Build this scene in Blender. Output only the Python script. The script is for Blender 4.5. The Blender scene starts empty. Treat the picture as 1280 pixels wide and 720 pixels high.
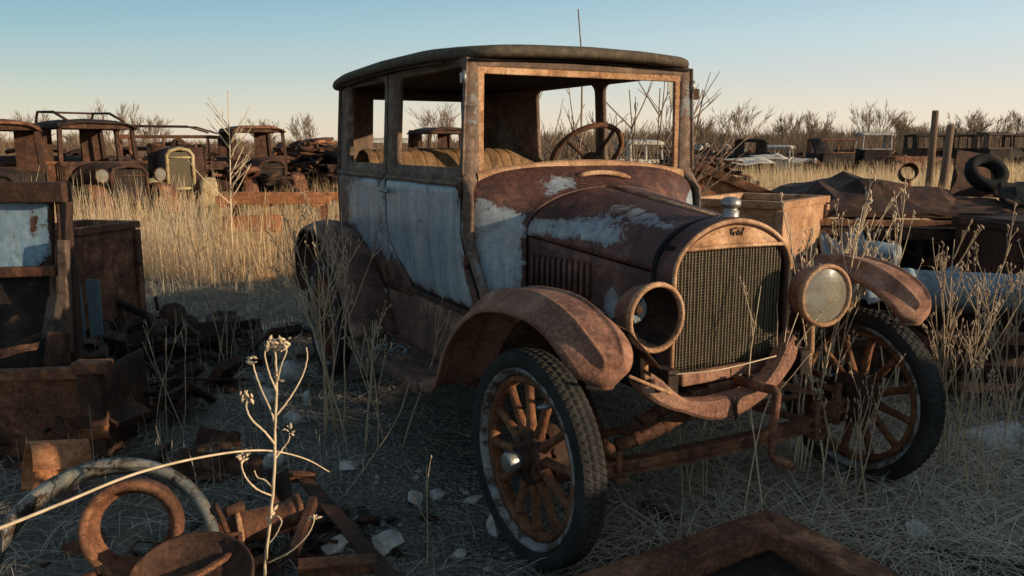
import bpy, bmesh, math, random
import numpy as np
from mathutils import Vector, Matrix, noise
PI = math.pi
rnd = random.Random(7)
C = bpy.context.scene.collection
sc = bpy.context.scene

# ------------------------------------------------------------------ camera
FPX, HZ, CAMH = 1043.083, 182.3, 1.36
PITCH = math.atan((360 - HZ) / FPX)
cam = bpy.data.cameras.new('camera'); camo = bpy.data.objects.new('camera', cam); C.objects.link(camo)
camo.location = (0, 0, CAMH); camo.rotation_euler = (PI / 2 - PITCH, 0, 0)
cam.sensor_width = 36; cam.lens = FPX / 1280 * 36; cam.clip_end = 3000; cam.clip_start = .05
sc.camera = camo

def at(u, v, Y):
    """the point at ground distance Y in front of the tripod that the photo shows at (u, v)"""
    a = (u - 640) / FPX; b = -(v - 360) / FPX
    d = (a, math.cos(PITCH) + b * math.sin(PITCH), -math.sin(PITCH) + b * math.cos(PITCH))
    t = Y / d[1]
    return Vector((d[0] * t, Y, CAMH + d[2] * t))

# ------------------------------------------------------------------ sun and sky
SUN_AZ = math.radians(-19.0)      # direction TO the sun, measured from +X
SUN_EL = math.radians(11.5)
tosun = Vector((math.cos(SUN_AZ) * math.cos(SUN_EL), math.sin(SUN_AZ) * math.cos(SUN_EL), math.sin(SUN_EL)))
sl = bpy.data.lights.new('sun', 'SUN'); so = bpy.data.objects.new('sun', sl); C.objects.link(so)
sl.energy = 5.0; sl.angle = math.radians(.55); sl.color = (1, .79, .53)
so.rotation_euler = tosun.to_track_quat('Z', 'Y').to_euler(); so.location = (20, -5, 12)
w = bpy.data.worlds.new('World'); sc.world = w; w.use_nodes = True
nt = w.node_tree; bg = nt.nodes['Background']
sky = nt.nodes.new('ShaderNodeTexSky'); sky.sky_type = 'NISHITA'; sky.sun_disc = False
sky.sun_elevation = SUN_EL; sky.sun_rotation = PI / 2 - SUN_AZ
sky.air_density = 1.0; sky.dust_density = 1.2; sky.ozone_density = 1.6
geo = nt.nodes.new('ShaderNodeTexCoord'); sx = nt.nodes.new('ShaderNodeSeparateXYZ'); nt.links.new(geo.outputs['Generated'], sx.inputs[0])
def skyramp(stops):
    rp = nt.nodes.new('ShaderNodeValToRGB'); nt.links.new(sx.outputs[2], rp.inputs[0]); e = rp.color_ramp.elements
    e[0].position = stops[0][0]; e[0].color = (*stops[0][1], 1); e[1].position = stops[-1][0]; e[1].color = (*stops[-1][1], 1)
    for p, c_ in stops[1:-1]: q = e.new(p); q.color = (*c_, 1)
    return rp.outputs[0]
west = skyramp([(0, (.80, .66, .49)), (.03, (.71, .66, .53)), (.08, (.46, .565, .555)), (.12, (.31, .50, .56)), (.165, (.205, .41, .52)), (.32, (.15, .27, .37)), (1, (.13, .185, .25))])
east = skyramp([(0, (.90, .73, .55)), (.03, (.88, .77, .62)), (.08, (.71, .72, .69)), (.12, (.60, .72, .75)), (.165, (.46, .63, .72)), (.32, (.26, .38, .47)), (1, (.14, .19, .25))])
side = nt.nodes.new('ShaderNodeMath'); side.operation = 'MULTIPLY_ADD'; side.use_clamp = True; side.inputs[1].default_value = .95; side.inputs[2].default_value = .47; nt.links.new(sx.outputs[0], side.inputs[0])
ew = nt.nodes.new('ShaderNodeMix'); ew.data_type = 'RGBA'; nt.links.new(side.outputs[0], ew.inputs[0]); nt.links.new(west, ew.inputs[6]); nt.links.new(east, ew.inputs[7])
sc8 = nt.nodes.new('ShaderNodeMix'); sc8.data_type = 'RGBA'; sc8.blend_type = 'MULTIPLY'; sc8.inputs[0].default_value = 1; sc8.inputs[7].default_value = (9, 9, 9, 1)
nt.links.new(ew.outputs[2], sc8.inputs[6])
mx = nt.nodes.new('ShaderNodeMix'); mx.data_type = 'RGBA'; mx.inputs[0].default_value = .86
nt.links.new(sky.outputs[0], mx.inputs[6]); nt.links.new(sc8.outputs[2], mx.inputs[7])
nt.links.new(mx.outputs[2], bg.inputs[0]); bg.inputs[1].default_value = .122
sc.view_settings.view_transform = 'Standard'; sc.view_settings.look = 'None'; sc.view_settings.exposure = 0

# ------------------------------------------------------------------ materials
class NT:
    def __init__(s, name):
        s.m = bpy.data.materials.new(name); s.m.use_nodes = True; s.t = s.m.node_tree; s.n = s.t.nodes
        s.b = s.n['Principled BSDF']; s.co = s.n.new('ShaderNodeTexCoord').outputs['Object']
    def link(s, a, b): s.t.links.new(a, b)
    def noise(s, scale, detail=6, rough=.6, stretch=None, dist=0, off=0):
        v = s.co
        if stretch or off:
            mp = s.n.new('ShaderNodeMapping'); mp.inputs['Scale'].default_value = stretch or (1, 1, 1)
            mp.inputs['Location'].default_value = (off, off * 1.7, off * .6)
            s.link(s.co, mp.inputs[0]); v = mp.outputs[0]
        t = s.n.new('ShaderNodeTexNoise'); t.inputs['Scale'].default_value = scale; t.inputs['Detail'].default_value = detail
        t.inputs['Roughness'].default_value = rough; t.inputs['Distortion'].default_value = dist
        s.link(v, t.inputs['Vector']); return t.outputs['Fac']
    def voro(s, scale, out='Distance', feat='F1'):
        t = s.n.new('ShaderNodeTexVoronoi'); t.feature = feat; t.inputs['Scale'].default_value = scale
        s.link(s.co, t.inputs['Vector']); return t.outputs[out]
    def ramp(s, fac, stops):
        r = s.n.new('ShaderNodeValToRGB'); e = r.color_ramp.elements
        while len(e) < len(stops): e.new(.5)
        for q, (p, c) in zip(e, stops): q.position = p; q.color = (c, c, c, 1) if isinstance(c, (int, float)) else (*c, 1)
        s.link(fac, r.inputs[0]); return r.outputs[0]
    def mix(s, fac, a, b, mode='MIX'):
        x = s.n.new('ShaderNodeMix'); x.data_type = 'RGBA'; x.blend_type = mode
        for i, q in ((0, fac), (6, a), (7, b)):
            if isinstance(q, (int, float)): x.inputs[i].default_value = q if i == 0 else (q, q, q, 1)
            elif isinstance(q, tuple): x.inputs[i].default_value = (*q, 1)
            else: s.link(q, x.inputs[i])
        return x.outputs[2]
    def math(s, op, a, b=0, c=0, clamp=False):
        x = s.n.new('ShaderNodeMath'); x.operation = op; x.use_clamp = clamp
        for i, q in enumerate((a, b, c)):
            if isinstance(q, (int, float)): x.inputs[i].default_value = q
            else: s.link(q, x.inputs[i])
        return x.outputs[0]
    def attr(s, name):
        a = s.n.new('ShaderNodeAttribute'); a.attribute_name = name; return a.outputs['Fac']
    def bump(s, h, strength=.3, dist=.01):
        b = s.n.new('ShaderNodeBump'); b.inputs['Strength'].default_value = strength; b.inputs['Distance'].default_value = dist
        s.link(h, b.inputs['Height']); s.link(b.outputs[0], s.b.inputs['Normal'])
    def fin(s, col, rough=.85, metal=0, spec=.3):
        for k, q in (('Base Color', col), ('Roughness', rough), ('Metallic', metal)):
            if isinstance(q, (int, float)): s.b.inputs[k].default_value = q
            elif isinstance(q, tuple): s.b.inputs[k].default_value = (*q, 1)
            else: s.link(q, s.b.inputs[k])
        s.b.inputs['Specular IOR Level'].default_value = spec
        return s.m

def rust(name, dark, mid, light, scale=5, paint=None, paint2=None, amount=None, rough=.82, bump=.55, off=0, streak=True, fine=60, spec=.3, mott=.6, flake=.62):
    """rusted steel; paint shows where the 'paint' field of the mesh (or 'amount') beats a noise"""
    g = NT(name)
    n1 = g.noise(scale, 9, .68, off=off, dist=.4); n2 = g.noise(fine, 4, .7, off=off); n3 = g.noise(scale * .35, 3, .5, off=off + 3)
    col = g.ramp(n1, [(.34, dark), (.48, mid), (.64, light)])
    n4 = g.noise(scale * 4.5, 7, .75, off=off + 1); col = g.mix(mott, col, g.ramp(n4, [(.34, .35), (.5, .95), (.66, 1.5)]), 'MULTIPLY')
    fk = g.noise(scale * 1.9, 12, .78, off=off + 12, dist=.6); fm = g.ramp(fk, [(.515, 0.0), (.535, 1.0)]); col = g.mix(g.math('MULTIPLY', fm, flake), col, g.mix(.35, dark, mid))
    col = g.mix(g.ramp(n3, [(.42, 0.0), (.62, .75)]), col, g.ramp(n2, [(.3, dark), (.7, mid)]))
    if streak:
        st = g.noise(9, 5, .6, stretch=(1, 1, .07), off=off)
        col = g.mix(g.ramp(st, [(.45, 0.0), (.7, .55)]), col, g.mix(.6, col, dark))
    col = g.mix(.5, col, g.ramp(n2, [(.25, .35), (.75, 1.6)]), 'MULTIPLY')
    pit = g.voro(85); col = g.mix(g.ramp(pit, [(.08, .7), (.22, 0.0)]), col, dark)
    h = g.math('ADD', g.math('ADD', n1, n4), g.math('SUBTRACT', g.math('MULTIPLY', n2, .8), g.math('MULTIPLY', fm, .5))); r = g.math('MULTIPLY_ADD', n2, .22, rough - .11)
    if paint:
        a = g.noise(7, 10, .72, off=off + 5, dist=.3); a2 = g.noise(34, 6, .7, off=off)
        f = g.math('ADD', g.math('MULTIPLY_ADD', a, 1.35, -.67), g.math('MULTIPLY_ADD', a2, .65, -.32))
        hl = g.ramp(g.noise(19, 12, .8, off=off + 14, dist=.5), [(.56, 0.0), (.66, .42)]); f = g.math('SUBTRACT', f, hl)
        src = g.attr('paint') if amount is None else amount
        f = g.math('ADD', f, src)
        mask = g.ramp(f, [(.495, 0.0), (.508, 1.0)])
        halo = g.ramp(f, [(.40, 0.0), (.49, 1.0)])
        st2 = g.noise(16, 6, .65, stretch=(1, 1, .12), off=off + 2)
        pc = g.mix(g.ramp(st2, [(.40, 0.0), (.66, .9)]), paint, paint2 or paint)
        pc = g.mix(.55, pc, g.ramp(g.noise(28, 8, .75, off=off), [(.3, .5), (.7, 1.45)]), 'MULTIPLY')
        sp = g.noise(95, 3, .6, off=off + 8); pc = g.mix(g.ramp(sp, [(.66, 0.0), (.70, .85)]), pc, dark)
        run = g.ramp(g.noise(13, 8, .7, stretch=(1, 1, .06), off=off + 21), [(.52, 0.0), (.68, .65)]); pc = g.mix(run, pc, g.mix(.45, mid, paint))
        stn = g.math('SUBTRACT', 1.0, g.ramp(f, [(.52, 0.0), (.72, 1.0)]))
        pc = g.mix(g.math('MULTIPLY', stn, .5), pc, mid)
        col = g.mix(g.math('MULTIPLY', g.math('SUBTRACT', halo, mask), .35), col, dark)
        col = g.mix(mask, col, pc)
        h = g.math('ADD', g.math('MULTIPLY', h, g.math('MULTIPLY_ADD', mask, -.65, 1)), g.math('MULTIPLY', mask, .6))
        r = g.math('SUBTRACT', r, g.math('MULTIPLY', mask, .22))
    g.bump(h, bump, .006)
    return g.fin(col, r, 0, spec)

def plain(name, c, rough=.7, var=.3, scale=20, metal=0, bump=.15, off=0, stretch=None, spec=.3):
    g = NT(name); n = g.noise(scale, 7, .65, off=off, stretch=stretch); n2 = g.noise(scale * 6, 3, .6, off=off)
    d = tuple(q * (1 - var) for q in c); l = tuple(min(1, q * (1 + var)) for q in c)
    col = g.ramp(n, [(.3, d), (.7, l)]); col = g.mix(.4, col, g.ramp(n2, [(.3, .6), (.7, 1.2)]), 'MULTIPLY')
    g.bump(g.math('ADD', n, g.math('MULTIPLY', n2, .4)), bump, .006); return g.fin(col, g.math('MULTIPLY_ADD', n2, .2, rough - .1), metal, spec)

M = {}
DK, MD, LT = (.030, .014, .010), (.20, .082, .042), (.43, .20, .10)
M['rust'] = rust('rust', DK, MD, LT)
M['rust_hood'] = rust('rust_hood', (.035, .016, .014), (.095, .036, .030), (.23, .10, .072), 4, (.27, .32, .36), (.42, .39, .33), bump=.38, rough=.6, off=4, spec=.45)
M['rust_body'] = rust('rust_body', (.025, .012, .010), (.10, .038, .028), (.22, .10, .062), 5, (.22, .27, .32), (.42, .43, .43), bump=.38, rough=.6, off=1, spec=.4)
M['rust_pillar'] = rust('rust_pillar', (.06, .04, .032), (.19, .12, .085), (.30, .205, .15), 6, (.15, .19, .22), (.2, .22, .23), bump=.25, off=2)
M['rust_fender'] = rust('rust_fender', (.085, .037, .026), (.33, .155, .098), (.52, .29, .19), 6, off=6, mott=.3, flake=.22, bump=.5, fine=90)
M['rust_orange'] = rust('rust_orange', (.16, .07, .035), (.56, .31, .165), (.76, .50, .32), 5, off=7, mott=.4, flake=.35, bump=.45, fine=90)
M['rust_dark'] = rust('rust_dark', (.016, .010, .008), (.075, .034, .021), (.165, .075, .04), 5, off=9)
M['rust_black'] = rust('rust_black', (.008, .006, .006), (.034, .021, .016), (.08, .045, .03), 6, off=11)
M['rust_bright'] = rust('rust_bright', (.14, .055, .025), (.48, .185, .075), (.68, .32, .15), 4, off=13)
M['rust_floor'] = rust('rust_floor', (.05, .028, .022), (.185, .098, .07), (.33, .20, .145), 7, off=15, bump=.5)
M['roof'] = plain('roof_cover', (.10, .075, .052), .9, .5, 26, bump=.5)
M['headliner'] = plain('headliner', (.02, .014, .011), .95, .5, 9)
M['tyre'] = plain('tyre_rubber', (.027, .024, .022), .85, .6, 9, bump=.3)
M['rimsteel'] = rust('rim_steel', (.05, .03, .022), (.12, .08, .06), (.2, .15, .12), 9, (.36, .36, .35), (.24, .24, .25), amount=.55, off=17, rough=.6)
M['zinc'] = plain('zinc', (.32, .31, .29), .42, .3, 30, .65, .1)
M['brass'] = plain('radiator_brass', (.135, .105, .065), .6, .4, 40, .25, .1)
M['black'] = plain('soot_black', (.008, .007, .007), .9, .3, 20)
M['wood_spoke'] = rust('spoke_wood', (.05, .02, .011), (.19, .075, .033), (.32, .14, .06), 8, off=19)
M['seat'] = plain('seat_leather', (.22, .125, .06), .7, .55, 14, bump=.3)
M['glass'] = None
g = NT('lamp_glass'); n = g.noise(14, 6, .7); c_ = g.ramp(n, [(.3, (.50, .42, .30)), (.7, (.85, .80, .70))]); g.bump(g.noise(30, 3), .1, .004)
M['glass'] = g.fin(c_, g.ramp(n, [(.3, .4), (.65, .06)]), 0, .5); g.b.inputs['Transmission Weight'].default_value = .72; g.b.inputs['IOR'].default_value = 1.15; g.b.inputs['Coat Weight'].default_value = .6
M['reflector'] = plain('old_reflector', (.62, .58, .50), .3, .3, 18, .75)
M['grass'] = None
def grassmat(name, a, b, c, tr=.35):
    g = NT(name); oi = g.attr('tint'); col = g.ramp(oi, [(0, a), (.5, b), (1, c)])
    m = g.fin(col, .8, 0, .15); t = g.t
    tl = g.n.new('ShaderNodeBsdfTranslucent'); g.link(col, tl.inputs[0]); mx = g.n.new('ShaderNodeMixShader'); mx.inputs[0].default_value = tr
    g.link(g.b.outputs[0], mx.inputs[1]); g.link(tl.outputs[0], mx.inputs[2]); g.link(mx.outputs[0], g.n['Material Output'].inputs[0]); return m
M['grass'] = grassmat('dry_grass', (.32, .19, .09), (.82, .57, .32), (.98, .80, .54), .5)
M['straw'] = grassmat('grey_straw', (.15, .12, .085), (.42, .345, .255), (.74, .64, .49), .2)
M['weed'] = plain('weed_stem', (.46, .33, .21), .8, .3, 25)
M['weed_pale'] = plain('pale_weed_stem', (.66, .50, .33), .8, .25, 25)
M['twig'] = plain('bark_twig', (.27, .19, .13), .9, .35, 8)
M['bark'] = plain('bark', (.13, .095, .07), .95, .4, 12, stretch=(1, 1, .2), bump=.5)
M['brush'] = grassmat('brush_twigs', (.13, .085, .056), (.22, .145, .095), (.33, .225, .15), .2)
M['stone'] = plain('pale_stone', (.45, .42, .38), .9, .5, 14, bump=.9)
M['pebble'] = plain('pebble', (.24, .22, .195), .9, .6, 3)
M['post'] = plain('post_wood', (.17, .11, .075), .9, .4, 10, stretch=(1, 1, .12), bump=.6)
M['wood'] = plain('grey_wood', (.26, .22, .18), .9, .4, 10, stretch=(1, 1, .15), bump=.5)
M['wood_dark'] = plain('dark_wood', (.05, .038, .03), .9, .4, 10, bump=.5)
M['white'] = rust('white_paint', (.09, .04, .02), (.2, .11, .06), (.3, .2, .13), 5, (.62, .58, .52), (.5, .47, .42), amount=.62, off=21)
M['yellow'] = rust('yellow_paint', (.16, .08, .03), (.32, .18, .07), (.42, .27, .12), 5, (.50, .41, .22), (.42, .34, .18), amount=.62, off=23)
M['bluepanel'] = rust('blue_panel_paint', (.02, .012, .010), (.08, .035, .02), (.15, .07, .04), 5, (.20, .32, .42), (.36, .43, .47), off=25, streak=False)
M['greyblue'] = rust('grey_blue_paint', (.02, .015, .012), (.06, .04, .03), (.12, .08, .06), 6, (.22, .29, .34), (.30, .36, .40), amount=.68, off=27, rough=.6)
M['bluewood'] = plain('weathered_blue_board', (.11, .15, .165), .9, .35, 9, stretch=(1, 1, .15))
M['tarp'] = plain('grey_blue_tarp', (.22, .275, .32), .6, .45, 7, bump=.4)
M['cable'] = plain('steel_cable', (.035, .028, .024), .7, .4, 50, .3)
g = NT('gauze'); M['gauze'] = g.fin((.16, .17, .18), .9)

# ------------------------------------------------------------------ mesh builder
class MB:
    def __init__(s): s.v = []; s.f = []; s.smooth = []; s.p = []
    def add(s, vs, fs, smooth=True, paint=0):
        o = len(s.v); s.v += [tuple(q) for q in vs]; s.f += [[i + o for i in f] for f in fs]; s.smooth += [smooth] * len(fs)
        s.p += list(paint) if isinstance(paint, (list, tuple)) else [paint] * len(vs)
        return s
    def box(s, c, d, rot=None, smooth=False, paint=0):
        R = rot or Matrix.Identity(3); c = Vector(c)
        vs = [c + R @ Vector((x * d[0] / 2, y * d[1] / 2, z * d[2] / 2)) for x in (-1, 1) for y in (-1, 1) for z in (-1, 1)]
        return s.add(vs, [(0, 1, 3, 2), (4, 6, 7, 5), (0, 4, 5, 1), (2, 3, 7, 6), (0, 2, 6, 4), (1, 5, 7, 3)], smooth, paint)
    def beam(s, a, b, w, h, up=(0, 0, 1), paint=0):
        a = Vector(a); b = Vector(b); z = (b - a); L = z.length; z.normalize(); u = Vector(up)
        if abs(z.dot(u)) > .98: u = Vector((1, 0, 0))
        x = u.cross(z).normalized(); y = z.cross(x)
        return s.box((a + b) / 2, (w, h, L), Matrix((x, y, z)).transposed(), paint=paint)
    def angle(s, a, b, w, t, up=(0, 0, 1), flip=1):
        a = Vector(a); b = Vector(b); z = (b - a).normalized(); u = Vector(up)
        x = u.cross(z).normalized(); y = z.cross(x)
        s.beam(a, b, w, t, up); s.beam(a + x * flip * (w / 2 - t / 2) - y * (w / 2 + t / 2 + .0005), b + x * flip * (w / 2 - t / 2) - y * (w / 2 + t / 2 + .0005), t, w, up)
        return s
    def tube(s, pts, rad, n=8, caps=True, closed=False, paint=0, smooth=True):
        pts = [Vector(p) for p in pts]; m = len(pts); rr = rad if isinstance(rad, (list, tuple)) else [rad] * m
        vs = []; fs = []; pv = None
        for i, p in enumerate(pts):
            if closed: t = pts[(i + 1) % m] - pts[i - 1]
            else: t = pts[min(i + 1, m - 1)] - pts[max(i - 1, 0)]
            if t.length < 1e-9: t = Vector((0, 0, 1))
            t.normalize()
            if pv is None:
                a = Vector((0, 0, 1)) if abs(t.z) < .9 else Vector((1, 0, 0)); x = t.cross(a).normalized()
            else:
                x = pv - t * pv.dot(t)
                x = x.normalized() if x.length > 1e-6 else t.orthogonal().normalized()
            pv = x; y = t.cross(x)
            for k in range(n):
                q = 2 * PI * k / n; vs.append(p + (x * math.cos(q) + y * math.sin(q)) * rr[i])
        for i in range(m if closed else m - 1):
            j = (i + 1) % m
            for k in range(n): fs.append((i * n + k, i * n + (k + 1) % n, j * n + (k + 1) % n, j * n + k))
        if caps and not closed: fs.append(tuple(range(n - 1, -1, -1))); fs.append(tuple((m - 1) * n + k for k in range(n)))
        return s.add(vs, fs, smooth, paint)
    def lathe(s, prof, origin=(0, 0, 0), axis=(0, 0, 1), n=32, smooth=True, closed=False, paint=0, a0=0, a1=2 * PI, fn=None):
        """prof: (radius, height along axis); closed joins the last ring to the first"""
        z = Vector(axis).normalized(); x = z.orthogonal().normalized(); y = z.cross(x); o = Vector(origin)
        if abs(z.z) < .9: x = Vector((0, 0, 1)).cross(z).normalized(); y = z.cross(x)
        full = abs(a1 - a0 - 2 * PI) < 1e-6; N = n if full else n + 1; vs = []; fs = []
        for j, (r, h) in enumerate(prof):
            for k in range(N):
                q = a0 + (a1 - a0) * k / n; r2, h2 = (fn(j, k, r, h) if fn else (r, h)); vs.append(o + z * h2 + (x * math.cos(q) + y * math.sin(q)) * r2)
        m = len(prof)
        for j in range(m if closed else m - 1):
            j2 = (j + 1) % m
            for k in range(n): k2 = (k + 1) % N; fs.append((j * N + k, j * N + k2, j2 * N + k2, j2 * N + k))
        return s.add(vs, fs, smooth, paint)
    def grid(s, rows, smooth=True, paint=None, closed=False, skip=None):
        """rows of equal length lists of points; paint: same shape"""
        R = len(rows); K = len(rows[0]); vs = [p for r in rows for p in r]; fs = []
        for i in range(R - 1):
            for k in range(K if closed else K - 1):
                if skip and skip(i, k): continue
                k2 = (k + 1) % K; fs.append((i * K + k, i * K + k2, (i + 1) * K + k2, (i + 1) * K + k))
        return s.add(vs, fs, smooth, [q for r in paint for q in r] if paint else 0)
    def prism(s, poly, a, b, smooth=False, paint=0):
        """extrude polygon of 3D points by vector a->b offsets"""
        a = Vector(a); b = Vector(b); n = len(poly); vs = [Vector(p) + a for p in poly] + [Vector(p) + b for p in poly]
        fs = [tuple(range(n)), tuple(range(2 * n - 1, n - 1, -1))] + [(i, i + n, (i + 1) % n + n, (i + 1) % n) for i in range(n)]
        return s.add(vs, fs, smooth, paint)
    def build(s, name, mat, parent=None, bevel=0, solid=0, offset=-1, jit=0, seed=1, loc=None, recalc=True, subsurf=0):
        me = bpy.data.meshes.new(name)
        v = s.v
        if jit: v = [tuple(Vector(p) + Vector(noise.noise_vector(Vector(p) * 3.1 + Vector((seed, 0, 0)))) * jit) for p in v]
        me.from_pydata(v, [], s.f); me.polygons.foreach_set('use_smooth', s.smooth)
        if any(s.p):
            at_ = me.attributes.new('paint', 'FLOAT', 'POINT'); at_.data.foreach_set('value', s.p)
        if recalc:
            bm = bmesh.new(); bm.from_mesh(me); bmesh.ops.recalc_face_normals(bm, faces=bm.faces); bm.to_mesh(me); bm.free()
        me.materials.append(mat); o = bpy.data.objects.new(name, me); C.objects.link(o)
        if loc is not None: o.location = loc
        if parent: o.parent = parent
        if solid: m = o.modifiers.new('thick', 'SOLIDIFY'); m.thickness = solid; m.offset = offset
        if subsurf: m = o.modifiers.new('sub', 'SUBSURF'); m.levels = m.render_levels = subsurf
        if bevel: m = o.modifiers.new('bev', 'BEVEL'); m.width = bevel; m.segments = 2; m.limit_method = 'ANGLE'; m.angle_limit = math.radians(40)
        return o

def empty(name, loc=(0, 0, 0), rz=0):
    o = bpy.data.objects.new(name, None); C.objects.link(o); o.location = loc; o.rotation_euler = (0, 0, rz); o.empty_display_size = .2; return o
def tag(o, label, cat, group=None):
    o['label'] = label; o['category'] = cat
    if group: o['group'] = group
    return o
def copy_tree(o, parent=None):
    c = o.copy(); C.objects.link(c); c.parent = parent
    for ch in list(o.children): copy_tree(ch, c)
    return c
def cr(pts, n):
    """Catmull-Rom through tuples, n samples evenly in parameter"""
    P = [Vector(p) for p in pts]; P = [P[0] * 2 - P[1]] + P + [P[-1] * 2 - P[-2]]; out = []; m = len(P) - 3
    for i in range(n):
        t = i / (n - 1) * m; k = min(int(t), m - 1); t -= k; a, b, c, d = P[k:k + 4]
        out.append(.5 * ((2 * b) + (c - a) * t + (2 * a - 5 * b + 4 * c - d) * t * t + (3 * b - a - 3 * c + d) * t ** 3))
    return out
def sstep(a, b, x): t = max(0, min(1, (x - a) / (b - a))); return t * t * (3 - 2 * t)
def lerp(a, b, t): return a + (b - a) * t
def nz(x, y, z=0): return noise.noise(Vector((x, y, z)))
# ------------------------------------------------------------------ the old sedan (X forward, Y to its left)
car = empty('vintage_sedan', (.749, 2.927, 0), -math.radians(62.737))
tag(car, 'rusted 1920s sedan with patchy blue doors and open windows, largest thing in the yard', 'car')
def yw(z, x=-1.5):
    pts = [(.55, .555), (.75, .588), (1.0, .604), (1.2, .600), (1.45, .59), (1.75, .572)]
    for (a, p), (b, q) in zip(pts, pts[1:]):
        if z <= b: r = lerp(p, q, (z - a) / (b - a)); break
    else: r = pts[-1][1]
    if x < -2.4: r -= .05 * ((-2.4 - x) / .55) ** 2
    return r
ZB = 1.205
# --- lower panels
def panel(x0, x1, z0, z1, side, nx=34, nz_=26, paint=None, push=0, dent=.004, seed=0):
    rows = []; pr = []
    for j in range(nz_ + 1):
        t = j / nz_; z = lerp(z0, z1, t); r = []; p = []
        a = x0(z) if callable(x0) else x0; b = x1(z) if callable(x1) else x1
        for i in range(nx + 1):
            x = lerp(a, b, i / nx); d = (nz(x * 2.3 + seed, z * 2.3, side) + .5 * nz(x * 6 + seed, z * 5, side)) * dent * 1.6
            e = min(1, min(i, nx - i) / 1.0, (nz_ - j) / 1.0, j / 1.0)      # turned-in edges
            y = yw(z, x) + push + d - (1 - e) * .010
            r.append((x, side * y, z)); p.append(paint(x, z) if paint else 0)
        rows.append(r); pr.append(p)
    return rows, pr
def door_front(z): return -.93 + .14 * sstep(1.0, .70, z)
def door_rear(z): return lerp(-1.90, -1.885, 1) + .02 * sstep(1.2, .95, z) + .29 * sstep(.95, .66, z) ** 1.3
def ring(outer, inner, r, side, n=20, thick=.035, proud=0):
    """flat frame in the side plane: outer rect (x0,x1,z0,z1), inner rounded rect with corner radius r"""
    x0, x1, z0, z1 = inner; X0, X1, Z0, Z1 = outer; I = []; O = []
    for (cx, cz, a0, ox, oz) in ((x1 - r, z1 - r, 0, X1, Z1), (x0 + r, z1 - r, 90, X0, Z1), (x0 + r, z0 + r, 180, X0, Z0), (x1 - r, z0 + r, 270, X1, Z0)):
        for k in range(n + 1):
            a = math.radians(a0 + 90 * k / n); I.append((cx + r * math.cos(a), cz + r * math.sin(a)))
            # outer point: project on the rectangle
            c, s_ = math.cos(math.radians(a0 + 90 * k / n)), math.sin(math.radians(a0 + 90 * k / n))
            if k == n // 2: O.append((ox, oz))
            elif (k < n // 2) == (a0 in (0, 180)): O.append((ox, cz + (oz - cz) * math.tan(math.radians(45 * k / (n / 2))) if a0 in (0, 180) else oz))
            else:
                f = math.tan(math.radians(45 * (n - k) / (n / 2)))
                O.append((cx + (ox - cx) * f, oz) if a0 in (0, 180) else (ox, cz + (oz - cz) * f))
            if a0 in (90, 270) and k < n // 2: O[-1] = (cx + (ox - cx) * math.tan(math.radians(45 * k / (n / 2))), oz)
    def P(q, d): return (q[0], side * (yw(q[1], q[0]) + proud - d), q[1])
    bead = [(x + (.012 if x > (x0 + x1) / 2 else -.012) * 0, z) for x, z in I]
    def off(q, d):
        cx, cz = (x0 + x1) / 2, (z0 + z1) / 2; hx, hz = (x1 - x0) / 2, (z1 - z0) / 2
        return (cx + (q[0] - cx) * (hx + d) / hx, cz + (q[1] - cz) * (hz + d) / hz)
    lim = lambda q: (max(X0, min(X1, q[0])), max(Z0, min(Z1, q[1])))
    loops = [[P(q, .004) for q in O], [P(lim(off(q, .034)), .0) for q in I], [P(lim(off(q, .024)), .0) for q in I], [P(lim(off(q, .020)), .009) for q in I], [P(off(q, .003), .009) for q in I], [P(q, .014) for q in I], [P(q, thick) for q in I], [P(O[i], thick) for i in range(len(O))]]
    return loops
def blue(x, z, seed=0):
    v = .60 + .1 * nz(x * 2 + seed, z * 2)
    return v
def door_paint(x, z):
    a, b = door_rear(z), door_front(z); v = .86 + .12 * nz(x * 1.7, z * 2.1)
    v -= .55 * sstep(.09, .01, b - x) * (.4 + .8 * sstep(1.0, .75, z)) + .45 * sstep(.05, 0, x - a) + .55 * sstep(.735, .67, z - .02 * nz(x * 9, 0)) + .30 * sstep(1.15, 1.2, z)
    return v
def quarter_paint(x, z):
    v = .70 + .15 * nz(x * 2 + 9, z * 2)
    v -= .45 * sstep(.85, .65, z) + .5 * sstep(-2.3, -2.85, x) + .25 * sstep(1.10, 1.2, z)
    return v
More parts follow.
